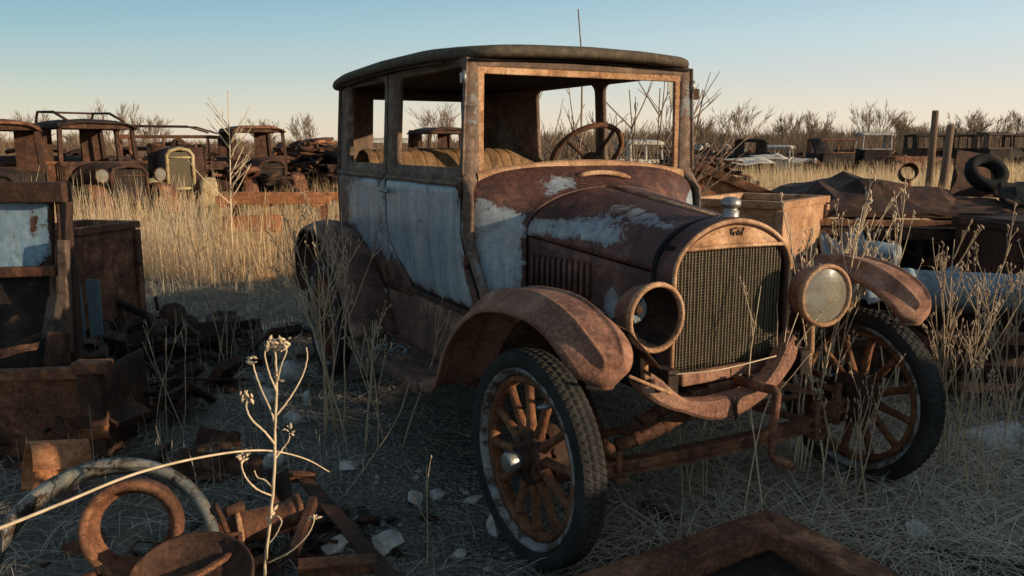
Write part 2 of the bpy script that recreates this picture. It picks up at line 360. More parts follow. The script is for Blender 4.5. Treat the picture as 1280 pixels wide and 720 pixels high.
for side in (-1, 1):
    L = 'right' if side < 0 else 'left'
    rows, pr = panel(door_rear, door_front, .675, ZB - .012, side, paint=door_paint)
    d = MB().grid(rows, paint=pr).build('door', M['rust_body'], car, solid=.02, offset=0)
    d['label'] = 'dull blue door panel with rust creeping from its edges' if side < 0 else 'far side door under the steering wheel'
    f = MB().grid(ring((-1.888 if side < 0 else -1.660, -.934, ZB + .004, 1.722), (-1.752 if side < 0 else -1.625, -.972, 1.268, 1.684), .045, side), closed=True).build('window_frame', M['rust_pillar'], d)
    b = MB().tube([(x, side * (yw(ZB, x) + .001), ZB - .003) for x in np.linspace(-1.875, -.94, 12)], .012, 8).build('belt_moulding', M['rust_pillar'], d)
    hd = MB(); hy = side * (yw(1.14) + .0); hd.lathe([(.018, 0), (.018, .012), (.008, .016), (.008, .045)], (-1.845, hy, 1.14), (0, side, 0), 14)
    hd.tube([(-1.858, hy + side * .045, 1.14), (-1.81, hy + side * .054, 1.143), (-1.725, hy + side * .047, 1.134)], [.010, .012, .008], 8); hd.build('handle', M['zinc'], d)
    sm = MB()
    for fn_ in (lambda z: door_rear(z) - .006, lambda z: door_front(z) + .005): sm.tube([(fn_(z), side * (yw(z, fn_(z)) - .0015), z) for z in np.linspace(.672, ZB - .004, 30)], .0065, 6)
    sm.tube([(x, side * (yw(.672) - .002), .671) for x in np.linspace(door_rear(.67), door_front(.67), 12)], .008, 6); sm.build('door_gap', M['black'], d)
    for hz_, hh in ((1.635, .05), (1.175, .05), (.885, .06)):
        hg = MB(); hx = door_front(hz_) + .008; yy = side * (yw(hz_) + .006)
        hg.tube([(hx, yy, hz_ - hh / 2), (hx, yy, hz_ + hh / 2)], .011, 8); hg.box((hx - .025, yy - side * .004, hz_), (.04, .008, hh * .8)); hg.build('hinge', M['zinc'] if hz_ > 1.5 else M['rust_dark'], d)
    # quarter panel behind the door, with its own window
    rows, pr = panel(-2.86, lambda z: door_rear(z) - .012, .60, ZB - .012, side, paint=quarter_paint, seed=5)
    q = MB().grid(rows, paint=pr).build('quarter_panel', M['rust_body'], car, solid=.02, offset=0)
    MB().grid(ring((-2.86, -1.900 if side < 0 else -1.668, ZB + .004, 1.722), (-2.60 if side < 0 else -2.37, -1.955 if side < 0 else -1.70, 1.268, 1.69), .05, side), closed=True).build('window_frame', M['rust_pillar'], q)
    MB().tube([(x, side * (yw(ZB, x) + .001), ZB - .003) for x in np.linspace(-2.86, -1.91, 14)], .012, 8).build('belt_moulding', M['rust_pillar'], q)
    # front pillar: from the sill to the roof beside the windscreen
    pb = MB()
    lo = []; lp = []
    for j in range(24):
        z = lerp(.66, 1.715, j / 23); xr = door_front(z) + .010; y = yw(z); t = sstep(1.15, 1.26, z)
        xf = lerp(door_front(z) + .085, -.925, t); yi = lerp(y - .015, .515, t)
        lo.append([(xr - .05, side * (y - .06), z), (xr, side * (y - .004), z), (lerp(xr + .02, xr + .008, t), side * (y + .003), z), (lerp(xf - .02, xf - .012, t), side * (y + .003), z), (xf, side * (y - .006), z), (xf + .002, side * lerp(y - .02, yi + .02, t), z), (xf - .006, side * yi, z), (xf - .05, side * (yi - .0), z)])
        lp.append([.42 - .2 * sstep(.9, .7, z) - .35 * sstep(1.1, 1.2, z) * sstep(1.45, 1.2, z)] * 8)
    pb.grid(lo, paint=lp, smooth=True).build('windscreen_pillar', M['rust_pillar'], car)
# --- rear wall with its window
path = []
for k in range(9):
    a = math.radians(90 * k / 8); path.append((-2.86 - .10 * math.sin(a), -(.44 + .12 * math.cos(a))))
wall = path + [(-2.965, y) for y in np.linspace(-.40, .40, 21)] + [(x, -y) for x, y in reversed(path)]
zs = [.60, .75, .9, 1.05, 1.195, 1.2, 1.26, 1.335, 1.345, 1.42, 1.5, 1.58, 1.648, 1.66, 1.72]
rows = [[(x - .01 * math.sin((z - .6) * 2.8), y * yw(z) / .60, z) for x, y in wall] for z in zs]
hole = lambda i, k: zs[i] > 1.34 and zs[i + 1] < 1.65 and abs((wall[k][1] + wall[k + 1][1]) / 2 - .0) < .325
MB().grid(rows, skip=hole, paint=[[.25] * len(wall) for z in zs]).build('rear_panel', M['rust_pillar'], car, solid=.03, offset=0)
# --- cowl and bonnet: lofted sections
def section(w, zc, zt, n, zbot, N=26, peak=0):
    pts = []
    for k in range(N + 1):                      # right side bottom -> over the top -> left side bottom
        th = PI * k / N; c, s_ = math.cos(th), math.sin(th)
        y = -w * math.copysign(abs(c) ** (2 / n), c); z = zc + (zt - zc) * abs(s_) ** (2 / n) + peak * max(0, 1 - abs(y) / (w * .9))
        pts.append((y, z))
    NS = 10
    low = [(-w, lerp(zbot, zc, k / NS)) for k in range(NS)]
    return low + pts + [(-y, z) for y, z in reversed(low)]
def cowl_sec(t):   # t 0 at the windscreen, 1 at the bonnet
    s_ = sstep(0, 1, t) * .75 + t * .25
    return section(lerp(.598, .405, s_), lerp(1.10, 1.005, s_), lerp(1.275, 1.187, sstep(0, 1, t) * .5 + .5 * t), lerp(3.2, 2.1, s_), .64)
def cowl_paint(x, y, z):
    if abs(y) < .36 and z > 1.1: return .10 + .62 * math.exp(-((y + .22) / .10) ** 2 - ((x + .79) / .06) ** 2) + .1 * nz(x * 9, y * 9)
    v = .78 + .1 * nz(x * 5, z * 4, y); v -= .75 * sstep(1.07, 1.13, z + .05 * nz(x * 9, z * 9) - .10 * sstep(-.80, -.90, x)) + .7 * sstep(-.765, -.725, x) * (.6 + .4 * nz(z * 6, 3)) + .5 * sstep(-.865, -.885, x)
    return v
rows = []; pr = []
for i in range(27):
    t = i / 26; x = lerp(-.925, -.722, t); xx = lambda z: x + .115 * (1 - t) * sstep(1.0, .70, z)
    sec = cowl_sec(t); rows.append([(xx(z), y * (yw(z) / .60 if t < 1 and z < 1.1 else 1) ** (1 - t), z) for y, z in sec]); pr.append([cowl_paint(x, y, z) for y, z in sec])
MB().grid(rows, paint=pr).build('cowl', M['rust_body'], car, solid=.012, offset=0)
MB().tube([(-.80 + .02 * a, .0 + .16 * a, 1.247 - .03 * a * a) for a in np.linspace(-.7, .9, 9)], [.004] + [.011] * 7 + [.004], 8).build('cowl_vent', M['rust_orange'], car)
def hood_sec(t):
    return section(lerp(.400, .268, t), lerp(1.000, .930, t), lerp(1.183, 1.104, t), lerp(2.05, 2.0, t), lerp(.70, .66, t))
def hood_paint(x, y, z):
    if y < -.05: v = .30 + .70 * math.exp(-((z - 1.035 - .02 * (x + .5)) / .045) ** 2) * sstep(-.12, -.35, x) + .40 * math.exp(-((y + .15) / .07) ** 2 - ((x + .25) / .25) ** 2)
    else: v = .36
    return v + .14 * nz(x * 4, y * 5) - .12
NS = 10
top = []; tp = []; sides = {-1: ([], []), 1: ([], [])}
for i in range(33):
    t = i / 32; x = lerp(-.718, -.034, t); sec = hood_sec(t); n = len(sec)
    tr = sec[NS:n - NS]; top.append([(x, y * 1.004, z + .003) for y, z in tr]); tp.append([hood_paint(x, y, z) for y, z in tr])
    for sd in (-1, 1):
        seg = sec[:NS + 1] if sd < 0 else sec[n - NS - 1:][::-1]
        sides[sd][0].append([(x, y - sd * .004, z - .004) for y, z in seg])
        sides[sd][1].append([.05 + .8 * math.exp(-((x + .24) / .065) ** 2 - ((z - .80) / .075) ** 2) + .05 * nz(x * 7, z * 7) for y, z in seg])
MB().grid(top, paint=tp).build('hood_top', M['rust_hood'], car, solid=.006, offset=0)
for sd in (-1, 1):
    hsd = MB().grid(sides[sd][0], paint=sides[sd][1]).build('hood_side', M['rust_hood'], car, solid=.005, offset=0)
    lv = MB()
    for k in range(11):
        x = -.68 + k * .032; t = (x + .718) / .684; yb = sd * (lerp(.400, .268, t) - .002)
        lv.tube([(x, yb, .785), (x + .003, yb + sd * .010, .80), (x + .003, yb + sd * .010, .915), (x, yb, .93)], [.004, .010, .010, .004], 6)
    lv.build('louvers', M['rust_hood'], hsd)
hg = [(-.715, 0, 1.191), (-.4, 0, 1.154), (-.04, 0, 1.111)]
MB().tube(hg, .008, 8).build('hood_hinge', M['rust_orange'], car)
MB().grid([[(x, y * 1.012, z + .006) for y, z in hood_sec(t)] for x, t in ((-.052, .97), (-.040, .98), (-.030, 1.0))]).build('hood_lacing', M['black'], car, solid=.004)
# --- radiator
def rsec(w, zc, zt, zb, N=40): return section(w, zc, zt, 2.0, zb, N, 0.006)
sh = MB(); prof = [(-.03, .262), (-.028, .272), (.035, .276), (.052, .274), (.060, .266), (.062, .258), (.056, .249), (.044, .246)]
rows = []
for x, w_ in prof:
    k = w_ - .272; rows.append([(x, y, z) for y, z in rsec(w_, .925 + k * .2, 1.108 + k, .575)])
sh.grid(rows)
shell = sh.build('radiator_shell', M['rust_hood'], car, solid=.004)
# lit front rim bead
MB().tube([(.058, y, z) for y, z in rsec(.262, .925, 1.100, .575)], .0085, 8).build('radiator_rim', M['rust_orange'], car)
arc = [(y, z) for y, z in rsec(.254, .925, 1.092, 1.02) if z > 1.016]
arc = [(-.226, 1.016)] + [(y, z) for y, z in section(.254, .925, 1.092, 2.0, .9, 40, .006) if z > 1.018] + [(.226, 1.016)]
rows = [[(.050 + .006 * math.sin(PI * t), y * 1, lerp(1.016 + .004 * (1 - (y / .23) ** 2), z, t)) for y, z in arc] for t in np.linspace(0, 1, 9)]
tank = MB().grid(rows, paint=None).build('radiator_tank_face', M['rust_orange'], car, solid=.006)
em = MB()   # the worn emblem: a smudged embossed mark
for (y0, z0, y1, z1) in ((-.022, 1.078, .022, 1.080), (-.022, 1.066, .030, 1.068), (-.022, 1.080, -.022, 1.058), (.030, 1.070, .036, 1.080), (-.010, 1.066, -.012, 1.054), (.004, 1.066, .004, 1.055), (.016, 1.066, .014, 1.055), (.027, 1.066, .026, 1.053), (-.004, 1.078, -.002, 1.083), (.006, 1.067, .012, 1.073)):
    em.beam((.0575, y0, z0), (.0575, y1, z1), .003, .005, (1, 0, 0))
em.build('emblem', M['rust_dark'], tank)
MB().tube([(.058, y, 1.014 + .004 * (1 - (y / .23) ** 2)) for y in np.linspace(-.232, .232, 13)], .007, 6).build('core_top_bar', M['rust_orange'], car)
core = MB(); core.box((.005, 0, .80), (.05, .49, .45))
bk = core.build('core_backing', M['black'], car)
fin = MB()
for k in range(33):
    y = lerp(-.232, .228, k / 32)
    ph = rnd.uniform(0, 6); fin.tube([(.040, y + .0016 * math.sin(z * 9 + ph), z) for z in np.linspace(.585, 1.012, 14)], .0036, 6)
for k in range(40):
    z = lerp(.59, 1.008, k / 39); fin.box((.037, 0, z), (.006, .466, .0026))
fin.build('radiator_core', M['brass'], car)
MB().lathe([(.030, 0), (.030, .028), (.024, .032), (.024, .040), (.034, .044), (.036, .052), (.034, .064), (.026, .073), (.012, .077), (.001, .078)], (.01, .012, 1.108), (0, 0, 1), 18, fn=lambda j, k, r, h: (r * (1 + (.05 if 4 <= j <= 6 and k % 2 else 0)), h)).build('radiator_cap', M['zinc'], car)
MB().beam((.07, -.235, .570), (.07, .245, .582), .045, .03, (1, 0, 0)).build('radiator_base_bar', M['rust_fender'], car, bevel=.008)
# --- windscreen frame
wf = MB()
def wbar(pts, r, paint=0): wf.tube(pts, r, 8)
wz = lambda y: 1.232 + .045 * (1 - (y / .52) ** 2)
bot = [(-.915, y, wz(y)) for y in np.linspace(-.535, .535, 21)]
rows = [[(x, p[1], p[2] + dz) for p in bot] for x, dz in ((-.95, .020), (-.925, .024), (-.907, .016), (-.900, -.004), (-.905, -.026), (-.94, -.028))]
wf.grid(rows)
wf.beam((-.94, -.512, 1.24), (-.94, -.505, 1.668), .03, .02, (1, 0, 0)); wf.beam((-.94, .512, 1.24), (-.94, .505, 1.668), .03, .02, (1, 0, 0))
wf.beam((-.94, -.53, 1.668), (-.94, .53, 1.668), .03, .022, (1, 0, 0))
wf.build('windscreen_frame', M['rust_orange'], car, bevel=.004)
MB().box((-.95, 0, 1.695), (.05, 1.15, .03)).build('windscreen_header', M['rust_pillar'], car, bevel=.006)
g = MB(); g.prism([(-.945, .455, 1.655), (-.945, .495, 1.655), (-.945, .495, 1.53), (-.945, .478, 1.555), (-.945, .466, 1.61)], (0, 0, 0), (.004, 0, 0)); g.build('broken_glass', M['glass'], car)
MB().box((-.93, .60, 1.60), (.03, .05, .05)).build('mirror_bracket', M['rust_dark'], car, bevel=.006)
# --- roof
rf = MB(); N = 96; rows = []
def plan(k, s_):
    a = 2 * PI * k / N; e = 2 / 7
    return (-1.925 + 1.085 * s_ * math.copysign(abs(math.cos(a)) ** e, math.cos(a)) , .628 * s_ * math.copysign(abs(math.sin(a)) ** e, math.sin(a)))
def roofz(x, y): return 1.748 + .026 * (1 - (y / .62) ** 2) + .034 * (1 - ((x + 1.85) / 1.06) ** 2) - .012 * sstep(-2.4, -2.95, x)
for s_, dz in ((.93, -.056), (.985, -.052), (1.0, -.044), (1.004, -.032), (.998, -.016), (.98, -.006), (.95, 0), (.85, 0), (.7, 0), (.5, 0), (.3, 0), (.1, 0)):
    rows.append([(plan(k, s_)[0], plan(k, s_)[1], roofz(plan(k, min(s_, .96))[0], plan(k, min(s_, .96))[1]) + dz + .003 * nz(plan(k, s_)[0] * 6, plan(k, s_)[1] * 6)) for k in range(N)])
rf.grid(rows, closed=True); b0 = len(rf.v); rf.f.append(list(range(b0 - N, b0))); rf.smooth.append(True)
roof = rf.build('roof', M['roof'], car)
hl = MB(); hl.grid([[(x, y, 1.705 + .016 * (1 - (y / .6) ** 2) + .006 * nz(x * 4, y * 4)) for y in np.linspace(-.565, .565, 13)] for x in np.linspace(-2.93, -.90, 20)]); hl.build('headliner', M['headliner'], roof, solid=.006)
rg = MB()
for sd in (-1, 1): rg.tube([(x, sd * .600, roofz(x, .62) - .060) for x in np.linspace(-2.6, -1.1, 16)], .006, 6)
rg.build('drip_rail', M['rust_dark'], roof)
# --- fenders
def fender(path, yc, hw, side, tip0=.16, tip1=0, n=120, mt=64, lip=.035, bead=True):
    P = cr([(x, 0, z) for x, z in path], n); rows = []
    Ls = [0]
    for a, b in zip(P, P[1:]): Ls.append(Ls[-1] + (b - a).length)
    tot = Ls[-1]
    for i, p in enumerate(P):
        t = (P[min(i + 1, n - 1)] - P[max(i - 1, 0)]).normalized(); nr = Vector((-t.z, 0, t.x)); nr = nr if nr.z > 0 or abs(nr.z) < .3 and nr.x * (p.x - P[n // 2].x) > 0 else -nr
        if nr.dot(p - Vector((P[n // 2].x * .5 + .5 * (P[0].x + P[-1].x) / 2, 0, .4))) < 0: nr = -nr
        L = Ls[i]; wdt = hw
        if L < tip0: wdt = hw * math.sqrt(max(.12, 1 - ((tip0 - L) / tip0) ** 2))
        if tip1 and tot - L < tip1: wdt = hw * math.sqrt(max(.2, 1 - ((tip1 - tot + L) / tip1) ** 2))
        tap = sstep(.62, 1.0, L / tot) if bead else 0; ycc = yc - side * .062 * tap; wdt *= 1 - .14 * tap
        row = []
        for j in range(mt + 1):
            q = lerp(-1.0, 1.0, j / mt); e = min(1 - abs(q), 1) * hw; e = min(e * wdt / hw, L if tip0 else 9)
            h = .036 * (1 - abs(q) ** 2.2) * (1 - .8 * tap)
            if bead: h += (.013 * sstep(.050, .064, e) + .010 * math.exp(-((e - .066) / .009) ** 2)) * (1 - tap)
            h += .003 * nz(p.x * 6, q * 2, p.z * 6 + side)
            if L < .10 and tip0: h -= .03 * (1 - L / .10) ** 2
            ed = 0
            if abs(q) > .97: h -= .018
            row.append(p + nr * h + Vector((0, ycc + side * (q * wdt), 0)))
        rows.append(row)
    return rows
fpath = [(.415, .700), (.410, .750), (.36, .805), (.265, .850), (.14, .872), (0, .868), (-.16, .842), (-.31, .775), (-.43, .68), (-.54, .565), (-.66, .455), (-.80, .388), (-.98, .366)]
rpath = [(-3.0, .44), (-3.02, .58), (-2.98, .72), (-2.87, .83), (-2.70, .885), (-2.50, .89), (-2.31, .845), (-2.13, .74), (-1.98, .61), (-1.86, .49), (-1.76, .40)]
for side in (-1, 1):
    dx = 0 if side < 0 else -.17
    fp = [(x + dx, z) for x, z in fpath]
    rows = fender(fp, side * (.762 if side < 0 else .730), .117, side)
    f = MB().grid(rows).build('front_fender', M['rust_fender'], car, solid=.006, offset=-1)
    f['label'] = 'sunlit orange-brown front fender with raised bead' + (', nearer the tyre with grey rim' if side < 0 else ' beside the glazed headlamp')
    # inner valance closing fender to frame
    vr = []
    for i in range(36, 104, 5):
        a = rows[i][2 if True else 0]; a = rows[i][0] if side > 0 else rows[i][0]
        inner = rows[i][0]
        vr.append([inner, Vector((inner.x, lerp(inner.y, side * .42, .5), max(.45, inner.z - .05))), Vector((inner.x, side * .40, max(.40, min(.66, inner.z - .10))))])
    MB().grid(vr).build('fender_valance', M['rust_dark'], car, solid=.004)
    MB().grid(fender(rpath, side * .715, .125, side, tip0=.06, bead=False)).build('rear_fender', M['rust_floor'], car, solid=.006)
    # running board and the apron above it
    rb = MB()
    rb.box((-1.44, side * .70, .362), (1.02, .205, .018)); rb.box((-1.44, side * .806, .350), (1.02, .012, .045))
    bo = rb.build('running_board', M['rust_floor'], car, bevel=.004)
    tr = MB()
    for ix in range(50):
        for iy in range(9):
            x = -1.93 + ix * .0187; y = side * (.615 + iy * .0205 + (.010 if ix % 2 else 0)); 
            tr.box((x, y, .373), (.014, .004, .004), Matrix.Rotation(.7 if (ix + iy) % 2 else -.7, 3, 'Z'))
    tr.build('tread_pattern', M['rust_floor'], bo)
    MB().grid([[(x, side * lerp(.565, .598, t ** .6) , lerp(.668, .372, t) + .004 * nz(x * 5, t * 3)) for x in np.linspace(-1.98, -.62, 24)] for t in np.linspace(0, 1, 8)]).build('apron', M['rust_floor'], car, solid=.006)
    MB().beam((-2.3, side * .57, .662), (-.66, side * .57, .652), .03, .025).build('sill', M['rust_dark'], car, bevel=.005)
# splash of pale flaked paint on the board
fl = MB()
for k in range(60):
    x = rnd.gauss(-1.62, .09); y = -rnd.uniform(.62, .78); s_ = rnd.uniform(.004, .014)
    fl.prism([(x + s_ * math.cos(a) * rnd.uniform(.5, 1), y + s_ * math.sin(a) * rnd.uniform(.5, 1), .3755) for a in (0, 1.2, 2.4, 3.6, 5)], (0, 0, 0), (0, 0, .003))
fl.build('paint_flakes', M['tarp'], car)['kind'] = 'stuff'
# --- wheels
def make_wheel(side, x, y):
    R = .356; N = 320
    prof = [(.290, -.030), (.300, -.040), (.322, -.044), (.340, -.043), (.3475, -.040), (.352, -.031), (.354, -.022), (.355, -.013), (.356, -.004), (.356, .004), (.355, .013), (.354, .022), (.352, .031), (.3475, .040), (.340, .043), (.322, .044), (.300, .040), (.290, .030)]
    def tread(j, k, r, h):
        d = 0
        if 5 <= j <= 12:
            sh = {5: 0, 6: 1, 7: 2, 8: 3, 9: 3, 10: 2, 11: 1, 12: 0}[j]
            if (k + sh) % 4 < 1: d = .0055
            if j in (7, 10): d = max(d, .005)
        if j in (4, 13) and k % 4 < 1: d = .004
        return r - d, h
    wh = MB().lathe(prof, (0, 0, 0), (0, 1, 0), N, fn=tread, closed=True)
    wh.smooth = [not (3 <= (i // N) <= 13) for i in range(len(wh.f))]; o = wh.build('wheel', M['tyre'], car, loc=(x, y, R + .010))
    rm = MB().lathe([(.292, -.034), (.297, -.038), (.293, -.042), (.284, -.040), (.274, -.030), (.270, -.012), (.270, .012), (.274, .030), (.284, .040), (.293, .042), (.297, .038), (.292, .034)], (0, 0, 0), (0, 1, 0), 72).build('rim', M['rimsteel'], o)
    MB().lathe([(.268, -.022), (.268, .022), (.246, .020), (.243, 0), (.246, -.020)], (0, 0, 0), (0, 1, 0), 72, closed=True).build('felloe', M['wood_spoke'], o)
    for k in range(12):
        a = 2 * PI * (k + .4) / 12; c, s_ = math.cos(a), math.sin(a)
        MB().tube([(c * r, 0, s_ * r) for r in (.05, .085, .13, .19, .235, .247)], [.021, .020, .0165, .0145, .0155, .019], 8).build('spoke', M['wood_spoke'], o)
    hb = MB(); hb.lathe([(.001, .028), (.085, .028), (.088, .022), (.088, -.022), (.085, -.028), (.001, -.028)], (0, 0, 0), (0, side, 0), 28)
    for k in range(6):
        a = 2 * PI * k / 6; hb.lathe([(.009, .026), (.009, .038), (.001, .039)], (math.cos(a) * .066, 0, math.sin(a) * .066), (0, side, 0), 6, smooth=False)
    hb.lathe([(.042, .02), (.040, .05), (.034, .06)], (0, 0, 0), (0, side, 0), 20); hb.build('hub', M['rust_dark'], o)
    MB().lathe([(.029, .055), (.030, .064), (.033, .068), (.033, .098), (.030, .104), (.024, .105), (.001, .105)], (0, 0, 0), (0, side, 0), 24, fn=lambda j, k, r, h: (r * (.965 if k % 2 and 2 <= j <= 3 else 1), h)).build('hub_cap', M['zinc'], o)
    va = math.radians(63); MB().lathe([(.010, 0), (.010, .03), (.006, .034), (.006, .045), (.001, .046)], (math.cos(va) * .255 , side * .025, math.sin(va) * .255), (0, side, 0), 10).build('valve_cap', M['zinc'], o)
    return o
for x, y, sd, rz, rl in ((0, -.765, -1, .05, .1), (0, .735, 1, .07, .4), (-2.56, -.745, -1, 0, .9), (-2.56, .745, 1, 0, 1.3)):
    o = make_wheel(sd, x, y); o.rotation_euler = (0, rl, rz)
    dr = MB().lathe([(.10, 0), (.10, .05), (.03, .055)], (x, y - sd * .03, .363), (0, -sd, 0), 20).build('brake_drum', M['rust_dark'], car)
# --- headlamps
def headlamp(x, y, z, glazed, yaw):
    R = Matrix.Rotation(yaw, 3, 'Z'); ax = R @ Vector((1, 0, 0)); c = Vector((x, y, z))
    b = MB().lathe([(.001, -.150), (.03, -.148), (.062, -.128), (.090, -.085), (.102, -.045), (.106, -.012), (.106, 0), (.100, 0), (.096, -.045), (.084, -.082), (.05, -.118), (.001, -.128)], c, ax, 40).build('headlight', M['rust_fender'], car)
    b['label'] = 'headlamp with its cloudy glass still in place' if glazed else 'headlamp bucket missing its glass'
    MB().lathe([(.099, .000), (.098, .010), (.102, .017), (.108, .019), (.114, .014), (.1155, .005), (.113, -.005), (.108, -.010)], c, ax, 44).build('headlight_rim', M['rust_orange'], b)
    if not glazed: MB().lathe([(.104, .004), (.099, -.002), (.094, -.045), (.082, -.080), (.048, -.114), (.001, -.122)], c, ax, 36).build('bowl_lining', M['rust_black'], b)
    if glazed:
        MB().lathe([(.097, .008), (.08, .013), (.05, .018), (.001, .021)], c, ax, 36).build('lens', M['glass'], b)
        MB().lathe([(.092, -.03), (.075, -.07), (.04, -.095), (.001, -.10)], c, ax, 36).build('reflector', M['reflector'], b)
    else:
        MB().lathe([(.045, -.112), (.05, -.095), (.046, -.085), (.036, -.088), (.020, -.105), (.001, -.106)], c + Vector((0, -.008, .012)), ax, 28).build('reflector', M['greyblue'], b)
        MB().lathe([(.016, -.106), (.016, -.07), (.011, -.062), (.001, -.07)], c + Vector((0, -.008, .012)), ax, 14).build('bulb_socket', M['rust_dark'], b)
    st = MB(); st.tube([c + Vector((-.055, 0, -.10)), c + Vector((-.05, 0, -.15)), Vector((x - .045, y, .62)), Vector((x - .05, y * .93, .56))], .013, 8)
    st.build('headlight_post', M['rust_orange'], b)
headlamp(.155, -.412, .822, False, .06); headlamp(.155, .335, .832, True, -.10)
# tie bar from right lamp stay to frame
MB().tube([(.33, -.63, .70), (.26, -.42, .60)], .006, 6).build('fender_stay', M['rust_orange'], car)
# --- frame, axle, spring, crank
fh = MB(); pts = cr([(.17, -.455, .63), (.215, -.42, .585), (.225, -.33, .535), (.225, -.2, .505), (.215, -.05, .515), (.19, .08, .56), (.14, .20, .625), (.10, .265, .665)], 34)
rows = []
for i, p in enumerate(pts):
    t = (pts[min(i + 1, 33)] - pts[max(i - 1, 0)]).normalized(); up = Vector((0, 0, 1)); x = Vector((1, 0, 0)); n = t.cross(x).normalized(); n = n if n.z > 0 else -n
    hh = .029 + .007 * math.sin(i * .5)
    hh += .004 * nz(i * .6, 2); rows.append([p - x * .055 + n * hh, p - x * .02 + n * (hh + .002), p + x * .002 + n * hh, p + x * .010 + n * (hh - .010), p + x * .010, p + x * .010 - n * (hh - .010), p + x * .002 - n * hh, p - x * .055 - n * hh])
cm = MB().grid(rows, smooth=False).build('front_crossmember', M['rust_fender'], car, solid=.005)
bt = MB()
for p, q in ((pts[3], .010), (pts[1], .013), (pts[32], .014)): bt.lathe([(q, .008), (q, .02), (q * .6, .026), (.001, .027)], p, (1, 0, .1), 6, smooth=False)
for i in (16,): bt.beam(pts[i] + Vector((.016, 0, .04)), pts[i] + Vector((.018, .012, -.04)), .012, .006, (1, 0, 0))
bt.build('bolt_straps', M['rust_dark'], cm)
ax = MB(); pts = cr([(0, -.70, .34), (0, -.60, .325), (.02, -.5, .285), (.04, -.2, .285), (.04, .2, .29), (.02, .5, .30), (0, .60, .33), (0, .70, .345)], 30)
for a, b in zip(pts, pts[1:]): ax.beam(a, b, .045, .012, (1, 0, 0)) if 0 else None
rows = [[p + Vector((dx, 0, dz)) for dx, dz in ((-.022, .026), (.022, .026), (.022, .016), (.006, .012), (.006, -.012), (.022, -.016), (.022, -.026), (-.022, -.026), (-.022, -.016), (-.006, -.012), (-.006, .012), (-.022, .016), (-.022, .026))] for p in pts]
axo = MB().grid(rows, smooth=False).build('front_axle', M['rust'], car)
for y in (-.46, .46):
    pc = MB(); pc.tube([(.045, y, .245), (.045, y, .375)], .012, 8); pc.lathe([(.001, -.002), (.02, 0), (.02, .02), (.001, .022)], (.045, y, .37), (0, 0, 1), 10); pc.box((.045, y, .25), (.05, .05, .02)); pc.build('spring_perch', M['rust'], axo, bevel=.003)
for y in (-.62, .62):
    pc = MB(); pc.tube([(0, y, .26), (0, y, .43)], .016, 8); pc.tube([(0, y, .40), (-.1, y * .97, .40)], .014, 8); pc.build('kingpin', M['rust'], axo)
sp = MB()
for k in range(6):
    hw = .46 - k * .068; zt = .41 + k * .0085
    rows = []
    for y in np.linspace(-hw, hw, 15):
        z = zt + .085 * (1 - (y / .46) ** 2); rows.append([(.085, y, z), (.085, y, z + .008), (.035, y, z + .008), (.035, y, z), (.085, y, z)])
    sp.grid(rows, smooth=False)
sp.build('leaf_spring', M['rust'], car)
sb = MB(); sb.tube([(.09, -.50, .385), (.12, -.38, .425), (.14, -.26, .475)], [.020, .024, .02], 10); sb.lathe([(.026, 0), (.026, .02)], (.105, -.44, .405), (.25, .9, .3), 10); sb.lathe([(.026, 0), (.026, .02)], (.125, -.34, .44), (.25, .9, .3), 10); sb.lathe([(.001, -.022), (.02, -.014), (.022, 0), (.015, .018), (.001, .022)], (.085, -.53, .38), (0, 1, 0), 12)
sb.lathe([(.001, -.022), (.02, -.014), (.022, 0), (.015, .018), (.001, .022)], (.06, -.60, .42), (0, 1, 0), 12); sb.build('spring_clamp', M['rust'], car)
tr = MB(); tr.tube([(-.16, -.66, .33), (-.16, .66, .34)], .014, 8); tr.tube([(-.02, -.45, .30), (-.9, -.05, .36)], .016, 8); tr.tube([(-.02, .45, .30), (-.9, .05, .36)], .016, 8); tr.build('tie_rods', M['rust'], car)
ck = MB(); ck.tube([(.12, -.02, .555), (.24, -.02, .56), (.30, -.03, .57), (.325, -.04, .56), (.332, -.05, .52), (.335, -.06, .40), (.337, -.062, .365), (.345, -.06, .352), (.42, -.05, .35)], [.02, .016, .016, .016, .014, .013, .013, .014, .015], 10); ck.build('starting_crank', M['rust'], car)
fr = MB()
for sd in (-1, 1): fr.beam((.12, sd * .30, .58), (-2.9, sd * .34, .56), .045, .09)
for x in (-.9, -1.9, -2.85): fr.beam((x, -.32, .56), (x, .32, .56), .05, .08)
fr.build('chassis_frame', M['rust_black'], car, bevel=.005)
en = MB(); en.box((-.40, 0, .70), (.56, .26, .38)); en.box((-.40, 0, .93), (.50, .17, .10)); en.lathe([(.16, 0), (.16, .12), (.08, .30)], (-.66, 0, .55), (-1, 0, 0), 18); en.lathe([(.13, 0), (.13, .55)], (-.12, 0, .50), (-1, 0, 0), 16); en.tube([(-1.0, 0, .5), (-2.5, 0, .37)], .05, 10)
en.tube([(-2.56, -.72, .363), (-2.56, .72, .363)], .04, 10); en.lathe([(.05, -.16), (.13, -.05), (.14, 0), (.13, .05), (.05, .16)], (-2.56, 0, .363), (0, 1, 0), 18); en.build('engine_and_driveline', M['rust_black'], car, bevel=.01)
